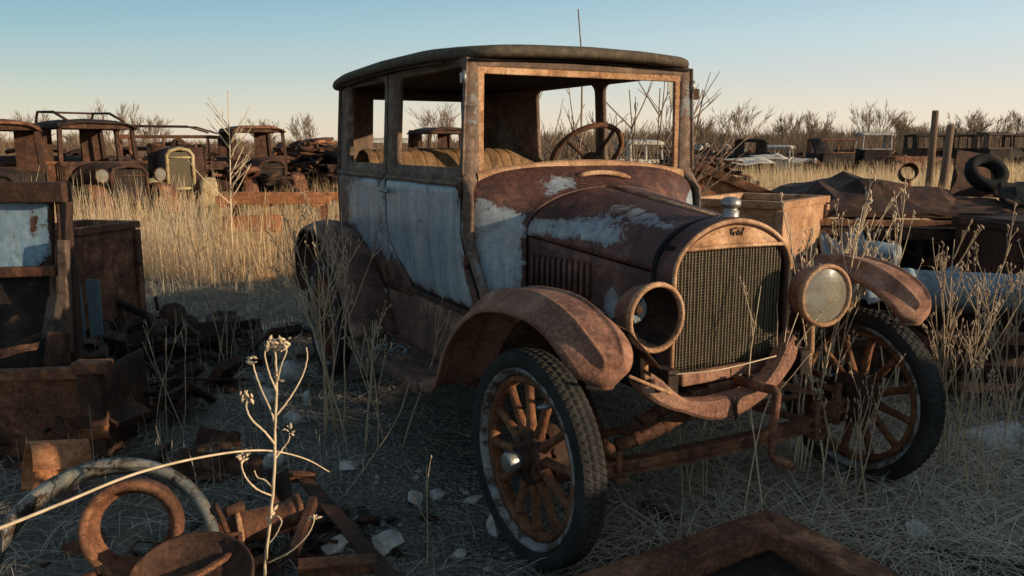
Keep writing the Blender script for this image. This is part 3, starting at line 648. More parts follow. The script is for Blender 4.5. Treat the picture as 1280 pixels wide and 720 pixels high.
# --- inside
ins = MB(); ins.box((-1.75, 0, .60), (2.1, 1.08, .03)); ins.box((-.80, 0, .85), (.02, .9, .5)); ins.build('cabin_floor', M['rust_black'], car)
db = MB(); db.grid([[(-.93 - .05 * t, y, wz(y) - .03 - .12 * t) for y in np.linspace(-.5, .5, 12)] for t in (0, .4, 1)]); db.build('dashboard', M['rust_dark'], car, solid=.01)
st = MB(); n_ = 240
rows = []
for i in range(n_ + 1):
    y = lerp(-.545, .545, i / n_); ph = (y / .070) % 1; puff = (.008 + .006 * nz(y * 5, 7)) * max(0, 1 - abs(2 * ph - 1) ** 7); ez = -.06 * sstep(.36, .55, abs(y) if y > 0 else 0) ; sag = .008 * nz(y * 3, 1)
    rows.append([(-2.72, y, .80), (-2.60, y, 1.28 + ez), (-2.52, y, 1.325 + puff * .7 + ez + sag), (-2.44, y, 1.335 + puff + ez + sag), (-2.36, y, 1.31 + puff + ez), (-2.31 + puff, y, 1.24 + ez), (-2.29 + puff, y, 1.12), (-2.28 + puff * .6, y, 1.0), (-2.29, y, .86)])
seat = MB().grid(rows).build('rear_seat', M['seat'], car)
rows = [[(-2.3, y, .86), (-2.25, y, .94 + .015 * abs(math.sin(y / .062 * PI))), (-2.0, y, .96 + .02 * abs(math.sin(y / .062 * PI))), (-1.82, y, .93), (-1.79, y, .86), (-1.8, y, .62)] for y in np.linspace(-.52, .52, 80)]
MB().grid(rows).build('seat_cushion', M['seat'], seat)
fs = MB(); 
rows = [[(-1.80, y, .62), (-1.78, y, 1.06), (-1.73, y, 1.10), (-1.68, y, 1.05), (-1.66, y, .85), (-1.30, y, .86), (-1.25, y, .80), (-1.26, y, .62)] for y in np.linspace(.05, .50, 10)]
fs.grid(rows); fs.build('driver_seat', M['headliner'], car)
# steering wheel: rim, four spokes, column
ctr = Vector((-1.30, .245, 1.325)); axd = Vector((-.72, 0, .70)).normalized(); xd = Vector((0, 1, 0)); yd = axd.cross(xd)
ring_ = [ctr + (xd * math.cos(2 * PI * k / 40) + yd * math.sin(2 * PI * k / 40)) * .185 for k in range(40)]
sw = MB().tube(ring_, .0135, 10, closed=True).build('steering_wheel', M['rust'], car)
sk = MB()
for a in (.5, .5 + PI / 2, .5 + PI, .5 + 1.5 * PI): sk.tube([ctr - axd * .05, ctr - axd * .035 + (xd * math.cos(a) + yd * math.sin(a)) * .08, ctr + (xd * math.cos(a) + yd * math.sin(a)) * .183], [.012, .009, .008], 7)
sk.lathe([(.035, -.09), (.042, -.06), (.038, -.03), (.02, -.02), (.001, -.018)], ctr, axd, 16); sk.build('wheel_spider', M['rust_dark'], sw)
MB().tube([ctr - axd * .06, ctr - axd * .85], .018, 10).build('steering_column', M['rust_dark'], car)
lv = MB(); lv.tube([ctr - axd * .08, ctr - axd * .08 + Vector((.02, -.14, .01))], .006, 6); lv.tube([ctr - axd * .08, ctr - axd * .08 + Vector((.02, .13, .01))], .006, 6); lv.build('control_levers', M['rust_dark'], car)
# ------------------------------------------------------------------ ground
def gz(x, y):
    d = .035 * nz(x * .45, y * .45) + .012 * nz(x * 1.9, y * 1.9, 3)
    k = sstep(0, 1.2, math.hypot(x - .7, (y - 3.3) * .8) - 1.2) * sstep(140, 40, math.hypot(x, y))
    return d * (.35 + .65 * k) + .008
xs = sorted(set([round(v, 3) for v in np.linspace(-6, 7, 170)] + [round(s_ * (6 + 1.17 ** k), 2) for k in range(1, 42) for s_ in (-1, 1)]))
ys = sorted(set([round(v, 3) for v in np.linspace(.2, 11, 150)] + [round(11 + 1.17 ** k, 2) for k in range(1, 42)] + [-1, -3, -8, -20, -60]))
g = NT('earth')
pos = g.co; px_ = g.n.new('ShaderNodeSeparateXYZ'); g.link(pos, px_.inputs[0])
n1 = g.noise(1.6, 8, .65); n2 = g.noise(40, 5, .7); v1 = g.voro(42); v2 = g.voro(95)
dirt = g.ramp(n1, [(.3, (.075, .066, .058)), (.55, (.165, .145, .125)), (.75, (.27, .235, .20))])
dirt = g.mix(.6, dirt, g.ramp(n2, [(.3, .4), (.7, 1.5)]), 'MULTIPLY')
dirt = g.mix(g.ramp(v1, [(.10, .55), (.2, 0.0)]), dirt, (.34, .315, .28)); dirt = g.mix(g.ramp(v2, [(.12, .5), (.22, 0.0)]), dirt, (.24, .22, .19))
litter = g.ramp(g.noise(22, 8, .75, stretch=(1, 3.5, 1)), [(.35, (.07, .05, .032)), (.7, (.27, .195, .115))])
far = g.math('ADD', px_.outputs[1], g.math('MULTIPLY_ADD', g.noise(.7, 5, .6), 5, -2.5))
col = g.mix(g.ramp(g.math('MULTIPLY', far, .05), [(.30, 0.0), (.44, 1.0)]), dirt, litter)
col = g.mix(g.ramp(g.noise(2.3, 6, .7, off=4), [(.52, 0.0), (.62, .55)]), col, litter)
g.bump(g.math('ADD', g.math('MULTIPLY', n2, .8), g.math('SUBTRACT', 1, g.math('MULTIPLY', v1, 2.2))), .8, .02)
M['earth'] = g.fin(col, .95, 0, .15)
gr = MB(); gr.grid([[(x, y, gz(x, y)) for x in xs] for y in ys]); o = gr.build('ground', M['earth']); o['kind'] = 'structure'

# ------------------------------------------------------------------ ribbons: grass, straw, brush
nrg = np.random.default_rng(5)
def ribbons(name, base, head, H, lean, width, curve, mat, tint, seg=3, droop=None):
    """base (n,3), head angle, height, lean fraction, width at the root"""
    n = len(base); k = seg + 1; ts = np.linspace(0, 1, k)
    dirx, diry = np.cos(head), np.sin(head); wa = nrg.uniform(0, PI, n); wx, wy = np.cos(wa), np.sin(wa)
    V = np.zeros((n, k, 2, 3)); 
    for j, t in enumerate(ts):
        off = lean * H * (t ** curve); z = H * t * (1 - .25 * lean * t)
        if droop is not None: z = z - droop * H * t ** 3
        ww = width * (1 - .75 * t) / 2
        for s_, sg in ((0, -1), (1, 1)):
            V[:, j, s_, 0] = base[:, 0] + dirx * off + sg * wx * ww; V[:, j, s_, 1] = base[:, 1] + diry * off + sg * wy * ww; V[:, j, s_, 2] = base[:, 2] + z
    idx = np.arange(n * k * 2).reshape(n, k, 2)
    F = np.stack([idx[:, :-1, 0], idx[:, :-1, 1], idx[:, 1:, 1], idx[:, 1:, 0]], -1).reshape(-1, 4)
    return V.reshape(-1, 3), F, np.repeat(tint, k * 2)
def npmesh(name, parts, mat, kind='stuff'):
    V = np.concatenate([p[0] for p in parts]); T = np.concatenate([p[2] for p in parts]); o_ = 0; Fs = []
    for p in parts: Fs.append(p[1] + o_); o_ += len(p[0])
    F = np.concatenate(Fs).astype(np.int32); me = bpy.data.meshes.new(name)
    me.vertices.add(len(V)); me.vertices.foreach_set('co', V.astype(np.float32).ravel()); me.loops.add(F.size); me.loops.foreach_set('vertex_index', F.ravel())
    me.polygons.add(len(F)); me.polygons.foreach_set('loop_start', np.arange(0, F.size, 4, dtype=np.int32)); me.polygons.foreach_set('loop_total', np.full(len(F), 4, dtype=np.int32))
    me.update(); a = me.attributes.new('tint', 'FLOAT', 'POINT'); a.data.foreach_set('value', T.astype(np.float32)); me.materials.append(mat)
    o = bpy.data.objects.new(name, me); C.objects.link(o); o['kind'] = kind; return o
def patchy(x, y, s_=.5, sd=0): return np.array([.5 + .5 * nz(a * s_, b * s_, sd) for a, b in zip(x, y)])
def field(n, y0, y1, xa, xb, hlo, hhi, wd, keep=None, power=1.0, leaves=1, gap=.35):
    """stalks over the wedge seen between xa*y and xb*y"""
    y = y0 + (y1 - y0) * nrg.random(n) ** power; x = (xa + (xb - xa) * nrg.random(n)) * (y + 1.5)
    m = patchy(x, y) > gap - .25 * nrg.random(n)
    if keep is not None: m &= np.array([keep(a, b) for a, b in zip(x, y)])
    x, y = x[m], y[m]; k = len(x); p = patchy(x, y, .3, 9)
    base = np.stack([x, y, np.array([gz(a, b) for a, b in zip(x, y)]) - .02], 1)
    H = (hlo + (hhi - hlo) * nrg.random(k) ** 1.4) * (.6 + .7 * p); hd = nrg.normal(2.6, 1.3, k); tint = np.clip(nrg.normal(.5, .25, k) + (p - .5) * .8, 0, 1)
    out = [ribbons('', base, hd, H, np.abs(nrg.normal(.12, .12, k)), np.full(k, wd) * (1 + y / 18), 1.7, None, tint)]
    for l in range(leaves):
        b2 = base.copy(); b2[:, :2] += nrg.normal(0, .02, (k, 2)); h2 = H * nrg.uniform(.25, .75, k)
        out.append(ribbons('', b2, nrg.uniform(0, 2 * PI, k), h2, nrg.uniform(.3, 1.1, k), np.full(k, wd * 1.3) * (1 + y / 18), 1.6, None, np.clip(tint - .12, 0, 1), droop=nrg.uniform(0, .5, k)))
    return out
def car_clear(x, y):
    dx, dy = x - .749, y - 2.927; a = dx * .458 - dy * .889; b = dx * .889 + dy * .458
    return not (-3.15 < a < .6 and abs(b) < .98)
parts = []
left_ok = lambda x, y: y > 8.3 + .12 * (-x - 2.8) + .5 * nz(x * .8, 3) and car_clear(x, y)
parts += field(7000, 7.9, 13, -.62, -.03, .32, .85, .0050, left_ok, 1.0, 2, .30)
parts += field(5000, 7.0, 13, .0, .3, .4, 1.0, .0042, lambda x, y: y > 7.2 + .5 * nz(x, 4), 1.0, 2, .32)
parts += field(8000, 7.4, 13, .25, .66, .4, .9, .0042, lambda x, y: y > 7.7, 1.0, 2, .32)
parts += field(19000, 12.5, 24, -.64, .66, .35, .85, .0045, None, 1.0, 1, .36)
parts += field(26000, 23, 46, -.66, .66, .35, .9, .006, None, .9, 1, .36)
parts += field(500, 7.9, 11, -.60, -.03, .7, 1.05, .0055, left_ok, 1.0, 1, .1)
k = parts[-2]; parts += field(1100, 8.2, 12.5, -.6, .0, .4, .75, .005, left_ok, 1.0, 3, .45)
npmesh('dry_grass', parts, M['grass'])
# lying straw and stubble close by
def straw(n, xr, yr, L, up, wd, keep=None, tint=.45, sd=1, gap=.4):
    x = nrg.uniform(*xr, n); y = nrg.uniform(*yr, n); m = patchy(x, y, 1.3, sd) > gap + nrg.normal(0, .12, n)
    if keep is not None: m &= np.array([keep(a, b) for a, b in zip(x, y)])
    x, y = x[m], y[m]; k = len(x); z = np.array([gz(a, b) for a, b in zip(x, y)])
    H = nrg.uniform(*up, k); LL = nrg.uniform(*L, k)
    return ribbons('', np.stack([x, y, z + nrg.uniform(-.005, .02, k)], 1), nrg.uniform(0, 2 * PI, k), H, LL / np.maximum(H, .01) , np.full(k, wd) * nrg.uniform(.6, 1.5, k), .9, None, np.clip(nrg.normal(tint, .25, k), 0, 1), seg=5, droop=nrg.uniform(.5, 1.0, k))
sp_ = [straw(9000, (.2, 3.2), (2.3, 4.6), (.12, .5), (.03, .16), .0036, None, .62, 2, .25),
       straw(3600, (.4, 2.8), (2.5, 3.6), (.25, .7), (.08, .30), .0036, None, .8, 5, .25),
       straw(7500, (-2.9, .6), (2.4, 5.6), (.08, .45), (.02, .10), .0032, lambda x, y: not (-.7 < x < .3 and y < 3.5) or (x * 37.7 + y * 91.3) % 1 < .25, .5, 3, .36),
       straw(11000, (-4.5, -.3), (4.6, 9.0), (.10, .4), (.03, .14), .0042, None, .55, 4, .22),
       straw(4500, (1.2, 5.5), (3.6, 8.0), (.10, .4), (.04, .16), .0038, None, .5, 6, .3),
       straw(2500, (-1.6, 1.2), (2.0, 3.0), (.06, .3), (.01, .08), .0024, None, .5, 7, .45)]
npmesh('trampled_straw', sp_, M['straw'])
st_ = field(2600, 5.0, 9.0, -.62, -.02, .10, .38, .0032, lambda x, y: car_clear(x, y) and y < 9, 1, 1, .3) + field(900, 2.7, 5.0, .05, .62, .12, .42, .0030, lambda x, y: car_clear(x, y), 1, 1, .35) + field(350, 3.0, 5.0, -.5, 0, .08, .3, .0026, car_clear, 1, 1, .45)
npmesh('stubble', st_, M['straw'])
# far brush along the horizon
bp_ = []
for (n, y0, y1, hl, hh, wd) in ((1700, 62, 78, 1.5, 2.8, .026), (3200, 82, 115, 2.2, 4.3, .05)):
    y = nrg.uniform(y0, y1, n); x = nrg.uniform(-.72, .72, n) * y; hs_ = nrg.uniform(hl, hh, n) * (.72 + .45 * patchy(x, y, .09, 2)) * np.where(x > -2, 1.08, .70)
    for b in range(30):
        base = np.stack([x + nrg.normal(0, .5, n), y + nrg.normal(0, .5, n), np.full(n, -.1)], 1)
        bp_.append(ribbons('', base, nrg.uniform(0, 2 * PI, n), hs_ * nrg.uniform(.35, 1.0, n), nrg.uniform(.05, .8, n), np.full(n, wd) * nrg.uniform(.6, 2.0, n), 1.3, None, np.clip(nrg.normal(.5, .3, n), 0, 1), seg=2))
n = 1800; y = nrg.uniform(118, 132, n); x = nrg.uniform(-.75, .75, n) * y
for b in range(7): bp_.append(ribbons('', np.stack([x + nrg.normal(0, 1, n), y, np.full(n, -.3)], 1), nrg.uniform(0, 2 * PI, n), nrg.uniform(1.5, 3.9, n) * np.where(x > -2, 1.0, .65), nrg.uniform(.0, .4, n), nrg.uniform(.12, .5, n), 1.2, None, np.clip(nrg.normal(.3, .25, n), 0, 1), seg=2))
npmesh('far_brush', bp_, M['brush'])

# ------------------------------------------------------------------ bare trees, saplings, weeds
def limbs(mb, p, d, L, r, depth, rg, spread=.55, upw=.25, n=5, rmin=.004, kids=(2, 4), shrink=.7):
    pts = [p]; q = Vector(p); dd = Vector(d)
    for k in range(3):
        dd = (dd + Vector((rg.gauss(0, .13), rg.gauss(0, .13), rg.gauss(0, .08) + upw * .1))).normalized(); q = q + dd * L / 3; pts.append(q.copy())
    mb.tube(pts, [r, r * .9, r * .78, r * .62], n if depth > 1 else 3, caps=False)
    if depth <= 0: return
    for c in range(rg.randint(*kids)):
        t = rg.uniform(.45, 1.0); i = min(2, int(t * 3)); b = pts[i].lerp(pts[i + 1], t * 3 - i)
        ax = Vector((rg.gauss(0, 1), rg.gauss(0, 1), rg.gauss(0, .5))); nd = (dd + ax.normalized() * spread * rg.uniform(.6, 1.5) + Vector((0, 0, upw))).normalized()
        limbs(mb, b, nd, L * shrink * rg.uniform(.7, 1.1), max(rmin, r * .58), depth - 1, rg, spread, upw, n, rmin, kids, shrink)
    nd = (dd + Vector((rg.gauss(0, .2), rg.gauss(0, .2), .05))).normalized(); limbs(mb, pts[-1], nd, L * shrink, max(rmin, r * .62), depth - 1, rg, spread, upw, n, rmin, kids, shrink)
def bare_tree(u, Y, top_v, label, seed, depth=5, spread=.5, trunk=.16, rmin=None):
    rg = random.Random(seed); b = at(u, 200, Y); t = at(u, top_v, Y); h = t.z
    o = empty('bare_tree', (b.x, Y, -.05)); tag(o, label, 'tree', 'bare trees along the horizon')
    k = MB(); r = .015 * h; pts = [(0, 0, 0), (rg.gauss(0, .03) * h, 0, h * trunk * .5), (rg.gauss(0, .03) * h, 0, h * trunk)]
    k.tube(pts, [r * 1.3, r, r * .85], 7); k.build('trunk', M['bark'], o)
    c = MB(); rm = rmin or .00019 * Y
    for j in range(4):
        a = 1.57 * j + rg.uniform(-.5, .5); d = Vector((math.cos(a) * spread, math.sin(a) * spread, 1)).normalized(); limbs(c, Vector(pts[2]), d, h * .30, r * .55, depth - 1, rg, .42, .22, 5, rm, (2, 3), .74)
    zt = max(p[2] for p in c.v); f = (h - h * trunk) / (zt - h * trunk); c.v = [(p[0] * .5 * (1 + f), p[1] * .5 * (1 + f), h * trunk + (p[2] - h * trunk) * f if p[2] > h * trunk else p[2]) for p in c.v]
    c.build('crown', M['twig'], o); return o
for i, (u, Y, v, lab) in enumerate([
    (46, 58, 133, 'small bare tree behind the leftmost rusty cab'), (150, 50, 121, 'wide bare tree rising behind the open door truck'), (190, 56, 140, 'thin bare tree just right of the wide one above the truck'),
    (325, 62, 146, 'low bare tree behind the round roofed cab wreck'), (386, 52, 138, 'bare tree above the scrap heap beside the sedan'), (546, 36, 124, 'bare tree seen through the door window of the sedan'),
    (868, 70, 138, 'slim bare tree right beside the windscreen pillar of the sedan'), (924, 56, 121, 'spreading bare tree, tallest left of the white cab'), (985, 84, 137, 'bushy bare tree midway between the spreading tree and the white cab'), (1018, 86, 136, 'broad bushy bare tree to the left of the white pickup cab'),
    (1092, 62, 121, 'tall bare tree directly above the white pickup cab'), (1130, 82, 138, 'thin bare tree between the white cab and the tall post'), (1205, 80, 132, 'bare tree right of the two fence posts'), (1238, 84, 136, 'bare tree above the dark wreck row at the right'), (1272, 78, 133, 'bare tree at the right edge of the picture')]):
    bare_tree(u, Y, v, lab, 100 + i, 5, .58 if i in (1, 7) else .42)
rg = random.Random(77); src = [o for o in C.objects if o.name.startswith('bare_tree') and o.get('category') == 'tree'][-5:]
for k in range(26):
    s_ = src[k % 5]; c = copy_tree(s_); Y = rg.uniform(86, 112); u = rg.choice((rg.uniform(845, 1285), rg.uniform(845, 1285), rg.uniform(0, 410))); h0 = max(q[2] for ch in s_.children for q in ch.bound_box); h1 = rg.uniform(2.8, 4.4) * (1 if u > 500 else .75)
    c.location = ((u - 640) / FPX * Y, Y, -.05); c.rotation_euler = (0, 0, rg.uniform(0, 6)); c.scale = (h1 / h0 * rg.uniform(1, 1.4),) * 2 + (h1 / h0,); c['label'] = 'one of the small bare trees merging into the hazy far tree line'; c['group'] = 'small trees of the far tree line'
def weed(base, H, label, seed, stems=1, mat='weed', r=.0042, branch=5, spread=.38, heads=True, fan=.25, lean=(0, 0), blen=.42, cat='weed', name='dry_weed', grp='dry weeds around the yard', buds=.0042, sub=2):
    rg = random.Random(seed); mb = MB(); bx, by = base; bz = gz(bx, by) - .02; hd = MB()
    def bud(p):
        s_ = buds * rg.uniform(.6, 1.3); hd.lathe([(.0005, -s_ * 2), (s_ * .6, -s_ * .8), (s_ * .75, .2 * s_), (s_ * .4, s_ * 1.2), (.0005, s_ * 2.2)], p, (rg.gauss(0, .5), rg.gauss(0, .5), 1), 6)
    def stem(p, d, L, rr, lev):
        pts = [Vector(p)]; dd = Vector(d).normalized(); k = 8 if lev == 0 else 5
        for j in range(k):
            dd = (dd + Vector((rg.gauss(0, .055), rg.gauss(0, .055), (.03 if lev else 0)))).normalized(); pts.append(pts[-1] + dd * L / k)
        mb.tube(pts, [rr * (1 - .6 * j / k) for j in range(k + 1)], 6 if lev == 0 else 5)
        if lev < sub:
            m = branch if lev == 0 else rg.randint(1, 3)
            for c in range(m):
                t = rg.uniform(.38, .95) if lev == 0 else rg.uniform(.3, .9); i = min(k - 1, int(t * k)); q = pts[i].lerp(pts[i + 1], t * k - i)
                a = rg.uniform(0, 2 * PI); sd = Vector((math.cos(a), math.sin(a) * .6, 0)); stem(q, dd + sd * spread * rg.uniform(.7, 1.8), L * blen * (1.15 - .6 * t) * rg.uniform(.6, 1.2), rr * .62, lev + 1)
        if heads and lev > 0:
            bud(pts[-1])
            if rg.random() < .5: bud(pts[-2] + Vector((.004, 0, .003)))
    for s_ in range(stems):
        a = rg.uniform(0, 2 * PI); f = fan * rg.uniform(.2, 1) if stems > 1 else 0
        stem((bx + rg.gauss(0, .02 * stems ** .5), by + rg.gauss(0, .02 * stems ** .5), bz), (math.cos(a) * f + lean[0], math.sin(a) * f * .6 + lean[1], 1), H * rg.uniform(.72, 1.0) if stems > 1 else H, r, 0)
    o = mb.build(name, M[mat]); tag(o, label, cat, grp)
    if heads and hd.v: h_ = hd.build('seed_heads', M[mat], o); h_['kind'] = 'stuff'
    return o
def gxy(u, v): 
    d = at(u, v, 1.0); t = CAMH / (CAMH - d.z); return (d.x * t, t)
weed(gxy(428, 548), 1.14, 'tall many-stemmed weed clump in front of the rear fender', 3, 9, branch=4, r=.0046, fan=.24, lean=(-.02, 0))
weed(gxy(470, 560), .80, 'thinner weed clump in front of the running board', 13, 5, branch=3, fan=.30, lean=(.05, 0))
weed(gxy(1003, 600), 1.2, 'dense upright weed clump in front of the glazed headlamp', 5, 8, 'weed_pale', branch=6, fan=.13, spread=.3, blen=.3, buds=.005)
weed(gxy(1180, 598), 1.05, 'spreading weed clump right of the far front wheel', 6, 7, branch=6, fan=.30, buds=.005)
weed((2.03, 4.25), 1.3, 'tallest single weed rising behind the far front fender', 7, 3, 'weed_pale', branch=6, fan=.10, spread=.3, blen=.3, buds=.006)
weed((1.60, 4.15), 1.08, 'weed clump showing above the far front fender near the headlamp', 8, 6, 'weed_pale', branch=4, fan=.22, buds=.005)
weed((2.35, 3.75), 1.1, 'weed in front of the pale blue pipe end', 9, 5, branch=5, fan=.30, buds=.005)
weed((2.46, 4.05), .95, 'weed at the right edge before the rusty box', 10, 4, branch=5, fan=.25, buds=.005)
weed(gxy(942, 655), 1.05, 'thin branching weed standing before the radiator', 11, 2, 'weed_pale', branch=4, fan=.10, spread=.45, r=.0035, buds=.004, sub=1)
weed(gxy(870, 640), .52, 'short bare weed stalks below the starting crank', 12, 5, branch=1, fan=.2, r=.003, heads=False, sub=1)
weed(gxy(538, 705), .36, 'little single stalk between the pale stones and the near tyre', 14, 1, 'weed', branch=2, r=.0028, buds=.006, sub=1)
weed(gxy(1060, 640), .55, 'low weed stalks before the far front wheel', 15, 6, branch=2, fan=.4, r=.003, buds=.004)
weed(gxy(1230, 640), .75, 'weed stalks at the lower right above the cable', 16, 5, branch=4, fan=.3, r=.003, buds=.004)
weed(gxy(225, 545), .62, 'bare thin stalks behind the painted wheel hoop', 17, 4, branch=2, fan=.3, r=.0026, heads=False)
weed(gxy(285, 470), .75, 'thin weed beside the axle wreck', 18, 4, branch=3, fan=.3, r=.003)
weed((-2.98, 8.9), 1.95, 'tall bare sapling in the grass left of the sedan', 19, 1, 'weed_pale', r=.011, branch=15, spread=.75, blen=.30, heads=False, cat='sapling', name='bare_sapling', grp='saplings', sub=2)
weed((.54, 7.0), 2.45, 'tall straight stick rising above the sedan roof', 20, 1, 'twig', r=.014, branch=3, spread=.3, blen=.12, heads=False, cat='sapling', name='bare_sapling', grp='saplings')
weed((.30, 6.9), 2.0, 'branching shrub beside the tall stick behind the sedan', 27, 7, 'twig', r=.009, branch=7, spread=.6, fan=.5, heads=False, cat='shrub', name='bare_shrub', grp='saplings')
weed((.95, 6.2), 2.0, 'branching shrub seen through the windscreen at the right', 21, 8, 'twig', r=.010, branch=7, spread=.6, fan=.5, heads=False, cat='shrub', name='bare_shrub', grp='saplings')
weed((-3.3, 8.6), 1.1, 'broad bent weed clump at the foot of the tall sapling', 22, 8, 'weed_pale', r=.004, branch=3, fan=.5, heads=False)
weed((-4.6, 7.6), 1.0, 'weed clump in front of the leftmost rusty cab', 23, 8, 'weed_pale', r=.004, branch=3, fan=.5, heads=False)
# foreground seed weed: measured from the photo, one plane of branches
SW = lambda u, v, Y=2.15: at(u, v, Y)
sw = MB(); 
def swt(pts, r0, r1):
    P = [SW(u, v, 2.15 + dy) for u, v, dy in pts]; P = cr([tuple(p) for p in P], 5 * len(P)); n = len(P); sw.tube([p + Vector((nz(i * .9, pts[0][0]) * .002, 0, 0)) for i, p in enumerate(P)], [lerp(r0, r1, i / (n - 1)) * (.78 + .22 * nz(i * 1.3, pts[0][0])) for i in range(n)], 7)
swt([(329, 760, 0), (332, 700, 0), (338, 650, 0), (343, 590, 0), (344, 530, 0), (346, 480, 0), (344, 440, 0)], .0065, .0038)
swt([(344, 556, 0), (331, 540, -.02), (315, 525, -.03), (308, 510, -.03), (309, 499, -.03)], .004, .0028)
swt([(345, 535, 0), (338, 512, .02), (328, 490, .03), (319, 466, .03), (316, 453, .03)], .0038, .0026)
swt([(345, 520, 0), (362, 498, .02), (378, 470, .03), (384, 448, .04), (383, 434, .04)], .0036, .0022)
swt([(346, 490, 0), (336, 465, -.02), (331, 442, -.02), (335, 432, -.02)], .0034, .0024)
swt([(346, 478, 0), (352, 455, -.02), (358, 440, -.02), (357, 431, -.02)], .0032, .0022)
swt([(343, 575, 0), (354, 560, .02), (361, 550, .02), (362, 541, .02)], .0034, .0024)
swt([(341, 620, 0), (322, 612, -.02), (308, 598, -.03), (302, 582, -.03), (305, 570, -.03)], .0036, .0028)
swt([(341, 610, 0), (331, 600, 0), (322, 597, 0), (318, 588, 0)], .003, .002)
swt([(338, 655, 0), (345, 645, -.02), (352, 652, -.03), (345, 668, -.03), (336, 680, -.03)], .003, .002)
swt([(332, 705, 0), (362, 690, -.03), (385, 668, -.05), (393, 648, -.05), (390, 645, -.05)], .003, .002)
o = sw.build('seed_weed', M['weed_pale']); tag(o, 'sunlit pale seed weed in front, with curled pods on its branches', 'weed')
pd = MB(); rg = random.Random(3)
for (u, v, y, k) in ((344, 433, 0, 9), (335, 431, -.02, 7), (357, 431, -.02, 7), (316, 450, .03, 4), (309, 497, -.03, 5), (361, 539, .02, 3), (305, 570, -.03, 5), (392, 645, -.05, 3), (336, 640, 0, 2), (350, 470, 0, 2)):
    for i in range(int(k * 2.2)):
        p = SW(u + rg.gauss(0, 4), v + rg.gauss(0, 4), 2.15 + y + rg.gauss(0, .008)); s_ = rg.uniform(.0022, .0048); ax = (rg.gauss(0, 1), rg.gauss(0, 1), rg.gauss(0, 1) + .4)
        pd.lathe([(s_ * .2, -s_ * 2.2), (s_ * .8, -s_ * .9), (s_, 0), (s_ * .9, s_ * 1.2), (s_ * .2, s_ * 2.6)], p, ax, 6, fn=lambda j, k2, r, h: (r * (1.25 if k2 % 2 else .7), h + (s_ * .8 if j == 4 and k2 % 2 else 0)))
pd.build('seed_pods', M['weed_pale'], o)['kind'] = 'stuff'
ls = MB(); P = cr([tuple(SW(u, v, y)) for u, v, y in ((-60, 680, 1.62), (0, 660, 1.68), (80, 628, 1.75), (170, 592, 1.85), (260, 570, 1.98), (330, 563, 2.12), (380, 573, 2.3), (412, 590, 2.5))], 50)
ls.tube(P, [lerp(.0045, .0018, i / 49) for i in range(50)], 7); o = ls.build('fallen_stalk', M['weed_pale']); tag(o, 'long pale stalk arching across the wheel hoop', 'stalk')
ls = MB(); P = cr([tuple(at(u, v, y)) for u, v, y in ((512, 478, 3.2), (498, 520, 3.2), (470, 565, 3.2), (430, 620, 3.05))], 24); ls.tube(P, .0024, 6); o = ls.build('fallen_stalk', M['weed']); tag(o, 'thin bent stalk leaning left of the near tyre', 'stalk')
ls = MB(); P = cr([tuple(at(u, v, y)) for u, v, y in ((843, 468, 2.62), (900, 462, 2.66), (970, 445, 2.78))], 20); ls.tube(P, .0022, 6); o = ls.build('fallen_stalk', M['weed_pale']); tag(o, 'fine straight stalk lying across the radiator bottom', 'stalk')

# ------------------------------------------------------------------ stones and gravel
def rock(u, v, w, h, label, seed, mat='stone', grp='pale stones on the ground', d=None):
    x, y = gxy(u, v); w *= 1.3; h *= 1.35; bm = bmesh.new(); bmesh.ops.create_icosphere(bm, subdivisions=3, radius=1); rg = random.Random(seed)
    cuts = [(Vector((rg.gauss(0, 1), rg.gauss(0, 1), rg.gauss(0, .8))).normalized(), rg.uniform(.45, .8)) for _ in range(16)]
    for q in bm.verts:
        for nn, k in cuts:
            e = q.co.dot(nn) - k
            if e > 0: q.co -= nn * e * .92
        q.co += Vector(noise.noise_vector(q.co * 2.2 + Vector((seed, 0, 0)))) * .05
        q.co.x *= w / 2; q.co.y *= (d or w * .7) / 2; q.co.z *= h / 2
    me = bpy.data.meshes.new('stone'); bm.to_mesh(me); bm.free(); me.materials.append(M[mat]); o = bpy.data.objects.new('stone', me); C.objects.link(o)
    o.location = (x, y, gz(x, y) + h * .22); o.rotation_euler = (0, 0, rg.uniform(0, 6)); tag(o, label, 'stone', grp); return o
for i, a in enumerate([(483, 692, .11, .09, 'bright stone by the angle iron at the bottom'), (420, 694, .09, .06, 'stone half under the angle iron frame'), (518, 630, .10, .05, 'flat stone between the angle iron and the near tyre'), (546, 627, .07, .04, 'small flat stone touching the tyre side of another'), (616, 670, .08, .08, 'upright stone at the foot of the near front tyre'), (590, 632, .08, .03, 'low stone just left of the near tyre'),
    (436, 590, .10, .045, 'stone beside the arching thin stalk'), (366, 478, .17, .12, 'largest stone of the cluster behind the seed weed'), (338, 508, .16, .12, 'stone directly behind the seed weed stem'), (364, 532, .09, .07, 'pointed stone in front of the stone cluster'), (385, 508, .07, .08, 'small upright stone at the right of the cluster'), (324, 480, .10, .07, 'stone at the left of the stone cluster'), (345, 585, .12, .06, 'flat grey stone behind the wheel hoop'),
    (1150, 578, .13, .05, 'flat stone next to the far front tyre'), (1185, 592, .07, .06, 'small stone in the weeds right of the far tyre'), (1150, 676, .14, .06, 'stone beside the cable at the lower right'), (1160, 555, .10, .06, 'stone behind the flat one near the far tyre'), (575, 700, .05, .03, 'small stone at the bottom between bright stone and tyre')]): rock(a[0], a[1], a[2], a[3], a[4] if len(a) > 4 else '', 40 + i)
rock(1245, 548, .50, .07, 'long pale slab lying below the rusty trough', 77, d=.35)
bm = MB(); rg = random.Random(9)
